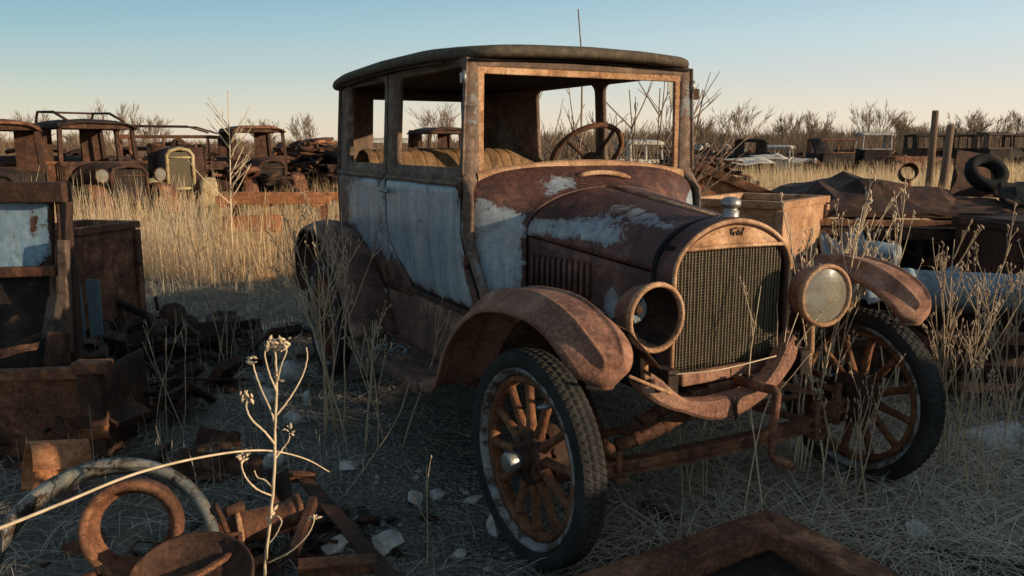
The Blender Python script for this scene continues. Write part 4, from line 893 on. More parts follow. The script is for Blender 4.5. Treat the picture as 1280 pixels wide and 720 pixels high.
for k in range(6500):
    t = rg.random(); y = 2.1 + 3.2 * rg.random() ** 1.4; x = rg.uniform(-.45, .30) * y if t < .75 else rg.uniform(.2, .6) * y
    s_ = rg.uniform(.003, .009) * (1 if rg.random() < .95 else 2.2); z = gz(x, y) + s_ * .2; a = rg.uniform(0, 6); vs = []
    for (dx, dy, dz) in ((1, 0, 0), (0, 1, 0), (-1, 0, 0), (0, -1, 0), (0, 0, .8), (0, 0, -.6)):
        f = s_ * rg.uniform(.6, 1.2); vs.append((x + (dx * math.cos(a) - dy * math.sin(a)) * f, y + (dx * math.sin(a) + dy * math.cos(a)) * f, z + dz * f))
    bm.add(vs, [(0, 1, 4), (1, 2, 4), (2, 3, 4), (3, 0, 4), (1, 0, 5), (2, 1, 5), (3, 2, 5), (0, 3, 5)], False)
bm.build('gravel', M['pebble'], recalc=False)['kind'] = 'stuff'
# ------------------------------------------------------------------ the other wrecks
def plate(mb, quad, n=8, dent=.015, sd=0, bulge=0):
    a, b, c, d = [Vector(q) for q in quad]; nr = (b - a).cross(d - a).normalized(); rows = []
    for i in range(n + 1):
        r = []
        for j in range(n + 1):
            p = a.lerp(b, j / n).lerp(d.lerp(c, j / n), i / n); u, v = j / n, i / n
            r.append(p + nr * (dent * nz(u * 3 + sd, v * 3, sd * 1.7) + bulge * (1 - (2 * u - 1) ** 2) * (1 - (2 * v - 1) ** 2)))
        rows.append(r)
    mb.grid(rows); return mb
WN = [0]
def hulk(x, y, rz, label, body='rust', cab='rust', roofm='rust_dark', L=2.7, W=1.30, H=1.75, hood=True, top=True, lamps=False, door=None, rad=None, wheels=True, fender='rust', grp='wrecked vehicles standing in the field', roof_solid=True, windows=2, z=0, name='wrecked_car', cat='wreck', bows=False, tilt=0):
    WN[0] += 1; sd = WN[0] * 3.7; o = empty(name, (x, y, z), rz); o.rotation_euler = (tilt, 0, rz); tag(o, label, cat, grp)
    w = W / 2; xr, xc, xf = -L * .48, L * .06, L * .46; zb, zl = H * .26, H * .62
    b = MB()
    for s_ in (-1, 1): plate(b, [(xr, s_ * w, zb), (xc, s_ * w, zb), (xc, s_ * w, zl), (xr, s_ * w, zl)], 8, .02, sd + s_, .03 * s_)
    plate(b, [(xr, -w, zb), (xr, w, zb), (xr, w, zl), (xr, -w, zl)], 8, .03, sd); plate(b, [(xc, -w, zb), (xc, w, zb), (xc, w * .95, zl), (xc, -w * .95, zl)], 6, .02, sd + 2)
    plate(b, [(xr, -w, zb), (xc, -w, zb), (xc, w, zb), (xr, w, zb)], 4, .02, sd); b.build('body', M[body], o, solid=.02, offset=0)
    if top:
        t = MB(); r = .032; px = [xr + .04, (xr + xc) / 2, xc - .02] if windows == 2 else [xr + .04, xc - .02]
        for s_ in (-1, 1):
            for p in px: t.beam((p, s_ * (w - .03), zl), (p - (.03 if p > 0 else 0), s_ * (w - .07), H - .05), .07, .05)
            t.beam((xr + .02, s_ * (w - .06), H - .06), (xc, s_ * (w - .06), H - .06), .06, .06); t.beam((xr, s_ * w, zl), (xc, s_ * w, zl), .05, .05)
        t.beam((xc - .03, -w + .06, H - .07), (xc - .03, w - .06, H - .07), .06, .08); t.beam((xc, -w, zl), (xc, w, zl), .06, .07); t.beam((xr + .02, -w + .06, H - .06), (xr + .02, w - .06, H - .06), .06, .1)
        plate(t, [(xr + .02, -w + .05, zl), (xr + .02, -w * .35, zl), (xr + .02, -w * .35, H - .06), (xr + .02, -w + .05, H - .06)], 4, .02, sd); plate(t, [(xr + .02, w * .35, zl), (xr + .02, w - .05, zl), (xr + .02, w - .05, H - .06), (xr + .02, w * .35, H - .06)], 4, .02, sd)
        t.build('cab_frame', M[cab], o, solid=0, bevel=.008)
        if roof_solid:
            rows = []
            for i in range(13):
                p = lerp(xr - .04, xc + .07, i / 12); ed = min(1, min(i, 12 - i) / 1.5); row = []
                for j in range(15):
                    q = lerp(-1, 1, j / 14); row.append((p, q * (w - .01), H - .04 + .085 * (1 - abs(q) ** 3) * (.5 + .5 * ed) - .05 * abs(q) ** 8 + .012 * nz(p * 2 + sd, q * 2)))
                rows.append(row)
            MB().grid(rows).build('roof', M[roofm], o, solid=.03)
        if bows:
            bw = MB()
            bw.tube([(xr, -w * .7, H), (xr + .1, -w * .7, H + .17), (xc - .5, -w * .7, H + .16), (xc - .05, -w * .7, H + .02)], .022, 6); bw.tube([(xr, w * .7, H), (xr + .1, w * .7, H + .17), (xc - .5, w * .7, H + .16), (xc - .05, w * .7, H + .02)], .022, 6); bw.tube([(xr + .1, -w * .7, H + .17), (xr + .1, w * .7, H + .17)], .02, 6); bw.build('roof_rack', M['rust_dark'], o)
    if hood:
        rows = []; zt = zl + .02
        for i in range(9):
            p = lerp(xc, xf, i / 8); hw = lerp(w * .82, w * .46, (i / 8) ** .8); row = []
            for j in range(17):
                a = PI * j / 16; q = -math.cos(a); row.append((p, hw * math.copysign(abs(q) ** .8, q), zb + .12 + (zt - zb - .12 - .06 * i / 8) * min(1, math.sin(a) ** .45 if 0 < j < 16 else 0) + .012 * nz(p * 3 + sd, q * 2)))
            rows.append(row)
        MB().grid(rows).build('hood', M[body], o, solid=.012)
        rd = MB(); hw = w * .44; zt2 = zl - .06
        pr = [(xf + .02, y_, z_) for y_, z_ in ((-hw, zb), (-hw, zt2 - .08), (-hw * .75, zt2), (0, zt2 + .04), (hw * .75, zt2), (hw, zt2 - .08), (hw, zb))]
        rd.tube(pr, .035, 6); rd.tube([(xf + .02, -hw, zb + .03), (xf + .02, hw, zb + .03)], .03, 6); rd.tube([(xf + .02, -hw, zt2 - .12), (xf + .02, hw, zt2 - .12)], .02, 6)
        r_ = rd.build('radiator_frame', M[rad or body], o); cb = MB().box((xf, 0, (zb + zt2) / 2), (.04, hw * 1.9, zt2 - zb - .05)); cb.build('radiator_core', M['brass'] if rad else M['rust_black'], r_)
    for s_ in (-1, 1):
        if fender and hood:
            rows = []
            for i in range(15):
                a = lerp(math.radians(-15), math.radians(200), i / 14); cx = xf - .12; row = []
                for j in range(6): q = j / 5; row.append((cx + math.cos(a) * .42, s_ * (w * .62 + .30 * q), .36 + math.sin(a) * .40 + .03 * math.sin(PI * q) + .015 * nz(a * 2, q * 2, sd)))
                rows.append(row)
            MB().grid(rows).build('fender', M[fender], o, solid=.012)
        if lamps and hood:
            c = Vector((xf + .10, s_ * w * .72, zl - .17)); lb = MB().lathe([(.001, -.14), (.06, -.12), (.10, -.05), (.11, 0), (.115, .02), (.10, .025)], c, (1, 0, 0), 20).build('headlight', M[body], o)
            MB().lathe([(.10, .012), (.06, .03), (.001, .04)], c, (1, 0, 0), 20).build('lens', M['glass'], lb)
        if wheels:
            for wx in (xf - .12, xr + .35):
                wt = MB().lathe([(.27, -.045), (.34, -.05), (.36, -.03), (.365, 0), (.36, .03), (.34, .05), (.27, .045)], (wx, s_ * (w - .02), .35), (0, 1, 0), 28, closed=True).build('wheel', M['tyre'], o)
                sp = MB().lathe([(.265, -.02), (.265, .02), (.235, .02), (.235, -.02)], (wx, s_ * (w - .02), .35), (0, 1, 0), 24, closed=True); sp.lathe([(.001, -.06), (.06, -.05), (.06, .05), (.001, .06)], (wx, s_ * (w - .02), .35), (0, 1, 0), 12)
                for k in range(10): a = 2 * PI * k / 10; sp.tube([(wx, s_ * (w - .02), .35), (wx + math.cos(a) * .24, s_ * (w - .02), .35 + math.sin(a) * .24)], .014, 5)
                sp.build('spokes', M['wood_spoke'], wt)
    if door:
        d = MB(); h_ = Vector((xc - .05, -w, 0)); dv = Vector((-.35, -.94, 0)).normalized() if door == 'open' else Vector((-1, 0, 0)); W_ = .72
        p0, p1 = h_, h_ + dv * W_
        for a, b_ in (((p0.x, p0.y, zb), (p0.x, p0.y, zl + .02)), ((p1.x, p1.y, zb), (p1.x, p1.y, zl + .02)), ((p0.x, p0.y, zl + .02), (p1.x, p1.y, zl + .02)), ((p0.x, p0.y, zb), (p1.x, p1.y, zb))): d.beam(a, b_, .06, .05)
        plate(d, [(p0.x, p0.y, zb), (p1.x, p1.y, zb), (p1.x, p1.y, zl), (p0.x, p0.y, zl)], 6, .02, sd); d.build('open_door', M['rust'], o, bevel=.006)
    return o
R = math.radians
P = lambda u, Y: ((u - 640) / FPX * (Y * math.cos(PITCH) + .23 * 1.0))
def hk(u, Y, rz, label, **k): return hulk(P(u, Y), Y, R(rz), label, **k)
hk(128, 13.8, -38, 'rusty truck wreck with an open door and two bright headlamps', body='rust_dark', cab='rust_dark', roofm='rust_black', lamps=True, door='open', bows=True, H=1.74, L=2.15, W=1.30)
hk(4, 11.6, -62, 'leftmost rusty cab wreck cut by the picture edge', cab='rust_dark', body='rust_black', roofm='rust', H=1.68, L=2.3, W=1.2, windows=1)
hk(226, 16.4, -66, 'roofless wreck with a yellow radiator frame', rad='yellow', top=False, body='rust_dark', fender='yellow', H=2.15, L=2.4, W=1.0)
hk(262, 19, 8, 'long dark wreck frame behind the yellow radiator', cab='rust', roof_solid=False, H=1.62, L=3.6, body='rust_black', bows=True)
hk(326, 18.6, -58, 'cab wreck with a rounded rusty roof behind the tall sapling', cab='rust_dark', roofm='rust', body='rust_dark', H=1.76, L=2.2, W=1.2, windows=1)
hk(100, 15.5, -30, 'dark wreck behind the open door truck', body='rust_black', top=False, H=1.9)
hk(562, 20, -60, 'dark cab wreck seen through the door window of the sedan', cab='rust_dark', body='rust_dark', H=1.75, L=2.3, W=1.2)
hk(512, 27, 10, 'pale wreck seen through the door window left of the dark cab', body='white', cab='white', roofm='white', H=1.55, L=3.0)
hk(812, 26, 15, 'white wreck seen through the windscreen beside the right pillar', body='white', cab='white', roofm='white', H=1.5, L=2.0, hood=False)
hk(868, 40, 20, 'low dark wreck nearest the sedan pillar at the right', body='rust_dark', top=False, H=1.5)
hk(900, 38, -20, 'low dark wreck with a crumpled pale flank', body='rust_black', fender='white', top=False, H=1.6)
hk(938, 36, 70, 'black dome backed wreck below the spreading bare tree', body='rust_black', cab='rust_black', roofm='rust_black', H=1.62, L=2.2)
hk(984, 37, -25, 'small white wreck with a dark window opening', body='white', cab='white', roofm='white', H=1.35, L=2.4, W=1.2)
hk(1052, 40, 12, 'dark wreck left of the white pickup cab with torn roof', body='rust_black', cab='rust', roof_solid=False, H=1.7, L=3.2)
hk(1075, 40, 176, 'dark pickup wreck with a white cab', body='rust_black', cab='white', roofm='white', H=1.95, L=2.5, W=1.1, windows=1)
hk(1142, 38, 10, 'low rusty wreck right of the white pickup cab', body='rust', top=False, H=1.45, L=3.2)
hk(1166, 46, 4, 'dark wreck half hidden by the two fence posts', body='rust_dark', cab='rust_black', roofm='rust_black', H=1.95, L=3.0)
hk(1214, 45, -8, 'dark boxy wreck right of the two fence posts', body='rust_black', cab='rust_black', roofm='rust_black', H=1.95, L=2.6)
hk(1248, 44, 8, 'dark boxy wreck with pale window posts near the right edge', body='rust_black', cab='rust_pillar', roofm='rust_black', H=2.0, L=2.5)
hk(1284, 46, 0, 'dark boxy wreck cut by the right edge', body='rust_black', cab='rust_dark', roofm='rust_black', H=1.95, L=2.6)
o = MB(); plate(o, [(-.4, -.5, 0), (.5, -.5, 0), (.45, .5, .75), (-.3, .5, .7)], 6, .05, 3, .12); b = at(1024, 195, 39); o = o.build('raised_hood', M['rust_black'], loc=(b.x, 39, 1.0), solid=.03); tag(o, 'black hood panel standing upright on the dark wreck row', 'hood')
for i, (u, v, Y, w_, lab, rz) in enumerate(((925, 203, 25, 1.9, 'white sheet lying in the grass near the sedan pillar', .2), (885, 206, 23, .9, 'smaller white sheet left of the long one', -.3), (960, 197, 33, 1.3, 'pale sheet in front of the white wreck', .1))):
    p = at(u, v, Y); m = MB(); plate(m, [(-w_ / 2, -.4, 0), (w_ / 2, -.4, .05), (w_ / 2 - .1, .4, .22), (-w_ / 2, .4, .12)], 8, .08, i * 3); m = m.build('scrap_sheet', M['white'], loc=(p.x, Y, p.z - .05), solid=.012); m.rotation_euler = (0, 0, rz); tag(m, lab, 'sheet', 'pale sheets in the field')
# heaps of mixed scrap far off: nobody could count them
def heap(xy, sx, sy, h, n, seed, mats=('rust_dark',), name='scrap_heap', k_=1.0):
    rg = random.Random(seed); ms = {k: MB() for k in mats}
    for i in range(n):
        a, b = rg.gauss(0, .45), rg.gauss(0, .45); x, y = xy[0] + a * sx, xy[1] + b * sy; top = h * math.exp(-(a * a + b * b) * 1.2); z = rg.uniform(0, 1) ** .7 * top
        mb = ms[rg.choice(mats)]; Rm = Matrix.Rotation(rg.uniform(0, 6), 3, 'Z') @ Matrix.Rotation(rg.gauss(0, .6), 3, 'X'); k = rg.random()
        if k < .45: mb.box((x, y, z), (k_ * rg.uniform(.15, .7), k_ * rg.uniform(.1, .4), k_ * rg.uniform(.02, .12)), Rm)
        elif k < .75: d = Rm @ Vector((k_ * rg.uniform(.2, .7), 0, 0)); mb.tube([Vector((x, y, z)) - d, Vector((x, y, z)) + d * .2 + Vector((0, 0, rg.gauss(0, .08))), Vector((x, y, z)) + d], k_ * rg.uniform(.015, .05), 6)
        else: mb.lathe([(.10 * k_, -.04 * k_), (.2 * k_, -.05 * k_), (.22 * k_, 0), (.2 * k_, .05 * k_), (.10 * k_, .04 * k_)], (x, y, z), Rm @ Vector((0, 0, 1)), 14)
    for k, mb in ms.items():
        if mb.v: o = mb.build(name, M[k]); o['kind'] = 'stuff'
heap((P(390, 22), 22), 2.6, 1.6, 1.55, 420, 3, ('rust_dark', 'rust', 'rust_black')); heap((P(345, 23), 23.5), 3.5, 1.2, 1.1, 200, 4, ('rust_dark',)); heap((P(255, 17), 17.5), 3.0, 1.0, 1.0, 160, 5, ('rust_dark', 'rust'))
heap((P(880, 41), 41), 5.5, 2, 1.5, 320, 6, ('rust_black', 'rust', 'white')); heap((P(1060, 42), 42), 6.0, 2, 1.2, 240, 7, ('rust_black', 'rust')); heap((P(870, 20), 20), 1.6, 1.5, 1.2, 200, 8, ('rust', 'rust_dark')); heap((P(1150, 41), 40), 3.0, 1.5, .9, 120, 11, ('rust', 'rust_black'))
heap((P(840, 14), 14), .9, 1.2, 1.1, 140, 12, ('rust_dark', 'rust')); heap((P(210, 24), 24), 5, 1.2, 1.5, 200, 13, ('rust_dark',)); heap((P(30, 15), 15.5), 3, 1.2, 1.3, 150, 14, ('rust_dark',))
# rusty beams in the grass left of the sedan
fb = empty('rusty_flatbed', (P(352, 10.4), 10.4, 0), R(4)); tag(fb, 'bright orange rusted flatbed frame lying in the tall grass', 'flatbed')
for y_ in (-.32, .42): MB().box((0, y_, .72), (1.35, .07, .10)).build('side_rail', M['rust_bright'], fb, bevel=.01)
for x_ in (-.6, -.1, .5): MB().box((x_, .05, .66), (.08, .8, .06)).build('cross_rail', M['rust_bright'], fb, bevel=.008)
m = MB(); plate(m, [(-.65, -.34, .35), (.1, -.34, .33), (.1, -.30, .55), (-.65, -.30, .52)], 6, .03, 2); m.build('hanging_plate', M['rust_bright'], fb, solid=.01)
for x_ in (-.55, .55): MB().beam((x_, 0, 0), (x_, 0, .64), .09, .09).build('leg', M['rust'], fb)
# two fence posts
for u, v, Y, r, lab, tl in ((1170, 138, 15, .066, 'tall round weathered fence post, left of the pair', .02), (1189, 155, 16, .08, 'shorter weathered fence post with a split pointed top', .06)):
    t = at(u, v, Y); m = MB(); H_ = t.z; m.tube([(0, 0, -.1), (.01, 0, H_ * .5), (0, 0, H_ - .04), (0, 0, H_)], [r, r * .95, r * .85, r * (.8 if tl < .05 else .35)], 12); o = m.build('fence_post', M['post'], loc=(t.x - tl * H_, Y, 0), jit=.012, seed=int(u)); o.rotation_euler = (0, tl, 0); tag(o, lab, 'post', 'fence posts')

heap((-2.35, 5.15), 1.15, .95, .24, 95, 31, ('rust_black', 'rust_dark'), k_=.5); heap((-1.05, 2.35), .55, .40, .09, 70, 32, ('rust_black', 'rust_dark', 'rust'), k_=.22); heap((-.75, 2.75), .45, .35, .07, 45, 33, ('rust_black', 'rust_dark'), k_=.2)
heap((2.75, 5.1), .9, .5, .32, 110, 34, ('rust_black', 'rust_dark', 'greyblue'), k_=.42); heap((3.3, 5.9), .8, .5, .98, 80, 35, ('rust_dark', 'rust_black', 'rust'), k_=.4); heap((-2.0, 3.9), .5, .5, .3, 45, 36, ('rust_black', 'rust_dark'), k_=.4)
# ------------------------------------------------------------------ right-hand junk
def obox(name, label, cat, loc, rz, dim, mat, wall=.02, rim=.06, inner='rust_dark', grp=None, tilt=(0, 0), posts=True, lid=False):
    o = empty(name, loc, rz); o.rotation_euler = (tilt[0], tilt[1], rz); tag(o, label, cat, grp); a, b, h = dim[0] / 2, dim[1] / 2, dim[2]
    for k, q in enumerate([[(-a, -b, 0), (a, -b, 0), (a, -b, h), (-a, -b, h)], [(a, -b, 0), (a, b, 0), (a, b, h), (a, -b, h)], [(a, b, 0), (-a, b, 0), (-a, b, h), (a, b, h)], [(-a, b, 0), (-a, -b, 0), (-a, -b, h), (-a, b, h)]]):
        m = MB(); plate(m, q, 8, .008, k * 2.3 + loc[0]); m.build('side_panel', M[mat], o, solid=wall, offset=0)
    m = MB(); plate(m, [(-a, -b, .02), (a, -b, .02), (a, b, .02), (-a, b, .02)], 4, .01); m.build('floor_panel', M[inner], o, solid=.01)
    m = MB(); e = rim / 2
    for p, q in (((-a - e, -b, h), (a + e, -b, h)), ((-a - e, b, h), (a + e, b, h)), ((-a, -b + e, h + .001), (-a, b - e, h + .001)), ((a, -b + e, h + .001), (a, b - e, h + .001))): m.beam(p, q, rim, rim * .8)
    m.build('rim', M[mat], o, bevel=.006)
    if posts:
        for sx_ in (-1, 1):
            for sy_ in (-1, 1): MB().box((sx_ * (a + .003), sy_ * (b + .003), h / 2 - .015), (rim * .9, rim * .9, h - .04)).build('corner_post', M[mat], o, bevel=.006)
    if lid: m = MB(); plate(m, [(-a, -b, h + .03), (a, -b, h + .03), (a, b, h + .03), (-a, b, h + .03)], 8, .02, 4); m.build('lid', M[mat], o, solid=.015)
    return o
obox('scrap_bin', 'open rusty steel bin with a sunlit side just behind the radiator cap', 'bin', (1.66, 5.62, .30), R(-38), (.60, .82, .70), 'rust_orange')
wd = empty('wedge_panel', (1.34, 6.5, .5)); tag(wd, 'rusty triangular side panel sloping down behind the sunlit bin', 'panel')
MB().box((0, 0, .37), (.06, .05, .74)).build('post', M['rust'], wd, bevel=.006); MB().beam((0, .0, .74), (.80, -.1, .42), .06, .07).build('sloping_rail', M['rust'], wd, bevel=.006)
m = MB(); plate(m, [(.03, .01, 0), (.78, -.09, 0), (.78, -.09, .40), (.03, .01, .70)], 8, .03, 5); m.build('sheet', M['rust_bright'], wd, solid=.008)
m = MB(); 
for k in range(24): m.box((.12 + .026 * k, .06 - .03, .25 + .1 * nz(k * .7, 2)), (.16, .10, .09), Matrix.Rotation(k * 1.7, 3, 'Z') @ Matrix.Rotation(k * .9, 3, 'X'))
m.build('loose_scrap', M['rust_dark'], wd)['kind'] = 'stuff'
# collapsed truck bed with crumpled roof sheet
tb = empty('collapsed_truck_bed', (2.9, 6.3, 0), R(-4)); tag(tb, 'collapsed rusty truck bed under a crumpled dark sheet, biggest wreck at the right', 'wreck')
rg = random.Random(21); NU, NV = 11, 5
hz2 = [[0] * (NU + 1) for _ in range(NV + 1)]
for i in range(NV + 1):
    for j in range(NU + 1):
        u, v = j / NU, i / NV; prof = [(-.01, .90), (.14, 1.06), (.45, 1.09), (.70, 1.03), (1.01, .97)]
        for (a, p), (b, q) in zip(prof, prof[1:]):
            if u <= b: zz = lerp(p, q, (u - a) / (b - a)); break
        hz2[i][j] = (lerp(-.90, .66, u) + rg.gauss(0, .025) * (0 < j < NU), lerp(-.62, .7, v) + rg.gauss(0, .03) * (0 < i < NV), (.885 + rg.uniform(0, .03)) if i == 0 else zz - .07 * (i == 1) + rg.gauss(0, .022))
m = MB(); S_ = 5
for i in range(NV):
    for j in range(NU):
        A, B_, C_, D_ = [Vector(q) for q in (hz2[i][j], hz2[i][j + 1], hz2[i + 1][j + 1], hz2[i + 1][j])]
        sub = [[None] * (S_ + 1) for _ in range(S_ + 1)]; flip = (i * 7 + j * 3) % 2
        for a in range(S_ + 1):
            for b in range(S_ + 1):
                s, t = b / S_, a / S_
                if flip: p = A + (B_ - A) * s + (C_ - B_) * t if s >= t else A + (D_ - A) * t + (C_ - D_) * s
                else: p = A + (B_ - A) * s + (D_ - A) * t if s + t <= 1 else C_ + (D_ - C_) * (1 - s) + (B_ - C_) * (1 - t)
                sub[a][b] = p + Vector((0, 0, .004 * nz(p.x * 9, p.y * 9)))
        m.grid(sub, smooth=False)
bm_ = m.build('crumpled_sheet', M['rust_dark'], tb, solid=.006)
b2 = bmesh.new(); b2.from_mesh(bm_.data); bmesh.ops.remove_doubles(b2, verts=b2.verts, dist=.0005); bmesh.ops.recalc_face_normals(b2, faces=b2.faces); b2.to_mesh(bm_.data); b2.free()
for k, (z_, y_, d_, x0, x1) in enumerate(((.905, -.60, .05, -.92, 1.3), (.845, -.64, .045, -.95, 1.35), (.77, -.62, .08, -.90, 1.4), (.30, -.58, .10, -.85, 1.4))): MB().beam((x0, y_, z_), (x1, y_ + .05, z_ - .02), .06, d_).build('side_rail', M['rust_dark'] if k != 1 else M['rust'], tb, bevel=.008)
MB().box((.2, .15, .42), (2.1, 1.0, .62)).build('underbody', M['rust_black'], tb, bevel=.03)
for x_ in (-.7, -.1, .6, 1.2): MB().beam((x_, -.56, 0), (x_ + .05, -.58, .74), .06, .05).build('strut', M['rust_black'], tb)
for k, (q, mt) in enumerate((([(.62, -.35, .98), (1.02, -.35, .96), (1.0, .2, 1.06), (.66, .2, 1.05)], 'rust_dark'), ([(.30, -.58, .55), (.75, -.62, .60), (.7, -.5, .30), (.1, -.66, .32)], 'rust'), ([(.95, -.4, .97), (1.3, -.4, .96), (1.25, .1, .99), (1.0, .1, 1.0)], 'rust'))):
    m = MB(); plate(m, q, 7, .05, k * 5 + 2); m.build('torn_plate', M[mt], tb, solid=.006)
rg = random.Random(5)
for k in range(16):
    x_, y_, z_ = rg.uniform(-.85, 1.35), rg.uniform(-.62, .1), rg.choice((rg.uniform(.45, .75), rg.uniform(.86, 1.02))); a = rg.uniform(0, 6); e_ = Vector((math.cos(a), math.sin(a) * .6, rg.gauss(0, .22))) * rg.uniform(.10, .30); f_ = Vector((-math.sin(a), math.cos(a), rg.gauss(0, .5))) * rg.uniform(.06, .2); c_ = Vector((x_, y_, z_))
    m = MB(); plate(m, [c_ - e_ - f_, c_ + e_ - f_ * rg.uniform(.4, 1), c_ + e_ * rg.uniform(.3, 1) + f_, c_ - e_ + f_], 5, .05, k * 3.1); m.build('torn_plate', M[rg.choice(('rust_dark', 'rust', 'rust_black', 'rust_dark'))], tb, solid=.005)
for k in range(7): x_ = rg.uniform(-.8, 1.2); m = MB(); m.tube([(x_, -.64, rg.uniform(.5, .95)), (x_ + rg.gauss(0, .15), -.7, rg.uniform(.6, .8)), (x_ + rg.gauss(.1, .3), -.66, rg.uniform(.3, .6))], .008, 6); m.build('bent_rod', M['rust_dark'], tb)
# short pipe end, standing plate, tyre
p = at(1137, 214, 6.25); m = MB(); ax = Vector((-.35, -.9, .1)); m.lathe([(.058, 0), (.064, .0), (.064, -.30), (.058, -.30)], p, ax, 24, closed=True); m.tube([p - Vector((0, 0, .06)), p - Vector((-.01, -.02, .2))], .02, 8); o = m.build('pipe_stub', M['rust']); tag(o, 'short round pipe stub poking up from the truck bed', 'pipe')
pl = empty('standing_plate', (3.55, 6.45, .98), R(10)); tag(pl, 'dark square steel plate standing on the truck bed', 'plate')
m = MB(); m.prism([(-.20, 0, 0), (.27, 0, -.02), (.27, .1, .30), (-.09, .1, .35)], (0, 0, 0), (0, .014, 0)); m.build('sheet', M['rust_dark'], pl); MB().beam((.255, -.02, 0), (.225, .08, .26), .03, .02).build('edge_bar', M['wood'], pl)
m = MB(); m.lathe([(.080, -.03), (.11, -.048), (.145, -.045), (.162, 0), (.145, .045), (.11, .048), (.080, .03)], (3.55, 6.30, 1.16), (.08, -.78, .62), 40, closed=True, fn=lambda j, k, r, h: (r * (1.18 if 0 else 1) - (.006 if j == 3 and k % 2 else 0), h)); o = m.build('tyre_carcass', M['black']); o.scale = (1, 1, 1); tag(o, 'worn black tyre leaning on the dark square plate', 'tyre')
ld = MB(); plate(ld, [(3.42, 5.7, .55), (3.62, 5.55, .55), (3.72, 6.1, 1.06), (3.55, 6.15, 1.08)], 8, .02, 7); o = ld.build('leaning_board', M['wood_dark'], solid=.04); tag(o, 'dark board leaning against the truck bed below the tyre', 'board')
m = MB(); plate(m, [(3.60, 5.9, .80), (4.3, 5.8, .80), (4.3, 5.95, 1.08), (3.62, 6.05, 1.10)], 6, .03, 8, .04); o = m.build('pale_panel', M['rust_pillar'], solid=.01); tag(o, 'pale rust panel right of the leaning board', 'panel')
obox('rust_chest', 'dark rusty chest with a sunlit flat lid at the right edge', 'chest', (3.46, 5.22, .52), R(6), (1.0, .62, .36), 'rust_dark', lid=True, posts=False)
# tarps and drum under the truck bed
def cloth(name, label, mat, quad, amp, sd, cat='tarp'):
    m = MB(); plate(m, quad, 22, amp, sd); m.v = [tuple(Vector(v) + Vector((0, 0, .5 * amp * abs(nz(v[0] * 9, v[1] * 9 + v[2] * 6, sd)))) ) for v in m.v]; o = m.build(name, M[mat], solid=.003); tag(o, label, cat, 'tarps among the junk'); return o
cloth('tarp', 'blue grey tarp bundle under the truck bed', 'tarp', [(2.10, 5.35, .48), (2.50, 5.25, .50), (2.42, 5.75, .78), (2.18, 5.8, .80)], .16, 3)
cloth('tarp', 'thin grey sheet draped from the corner of the sunlit bin', 'tarp', [(2.02, 5.25, .42), (2.4, 5.0, .40), (2.06, 5.5, .80), (2.03, 5.5, .78)], .05, 9)
cloth('tarp', 'flat pale tarp on the ground below the bundle', 'tarp', [(2.15, 4.9, .36), (3.0, 5.0, .40), (2.9, 5.35, .52), (2.2, 5.3, .50)], .12, 5)
p = at(1108, 318, 5.0); m = MB(); m.lathe([(.001, -.002), (.06, 0), (.068, .01), (.068, .12), (.071, .125), (.068, .13), (.068, .25), (.06, .26), (.001, .262)], p + Vector((.05, -.05, 0)), (-.75, .65, .06), 24); o = m.build('steel_drum', M['greyblue']); tag(o, 'small grey drum lying below the tarps', 'drum')
pp = MB(); a, b = at(1122, 360, 4.75), Vector((4.3, 4.35, .50)); pp.lathe([(.10, 0), (.112, 0), (.112, (b - a).length), (.10, (b - a).length)], a, b - a, 36, closed=True); pp.lathe([(.112, .02), (.118, .02), (.118, .07), (.112, .07)], a, b - a, 36, closed=True); o = pp.build('steel_pipe', M['greyblue']); tag(o, 'long pale blue pipe lying across the right side', 'pipe')
tr_ = empty('steel_trough', (3.30, 4.50, 0), R(-7)); tag(tr_, 'long low rusty trough under the blue pipe', 'trough')
for y_, z_, d_, mt in ((-.30, .36, .06, 'rust'), (-.32, .20, .03, 'rust_dark'), (.30, .36, .06, 'rust_dark')): MB().box((0, y_, z_), (2.1, .07, d_)).build('side_rail', M[mt], tr_, bevel=.008)
m = MB(); plate(m, [(-1.03, -.27, .05), (1.03, -.27, .05), (1.03, -.28, .33), (-1.03, -.28, .33)], 12, .02, 5); plate(m, [(-1.03, .27, .05), (1.03, .27, .05), (1.03, .28, .33), (-1.03, .28, .33)], 12, .02, 6); plate(m, [(-1.03, -.27, .06), (1.03, -.27, .06), (1.03, .27, .06), (-1.03, .27, .06)], 6, .02, 6); plate(m, [(-1.03, -.27, .05), (-1.03, .27, .05), (-1.03, .28, .33), (-1.03, -.28, .33)], 5, .01, 2)
m.build('trough_body', M['rust_dark'], tr_, solid=.008)
for k in range(2): obox('scrap_tray', ('shallow dark tray of scrap behind the blue pipe', 'rusty tray lying in the gap under the truck bed')[k], 'tray', ((2.75, 5.35, .18), (1.9, 5.0, .10))[k], R((12, -20)[k]), ((1.1, .5, .16), (.8, .5, .14))[k], ('rust_black', 'rust_dark')[k], posts=False, grp='scrap trays')
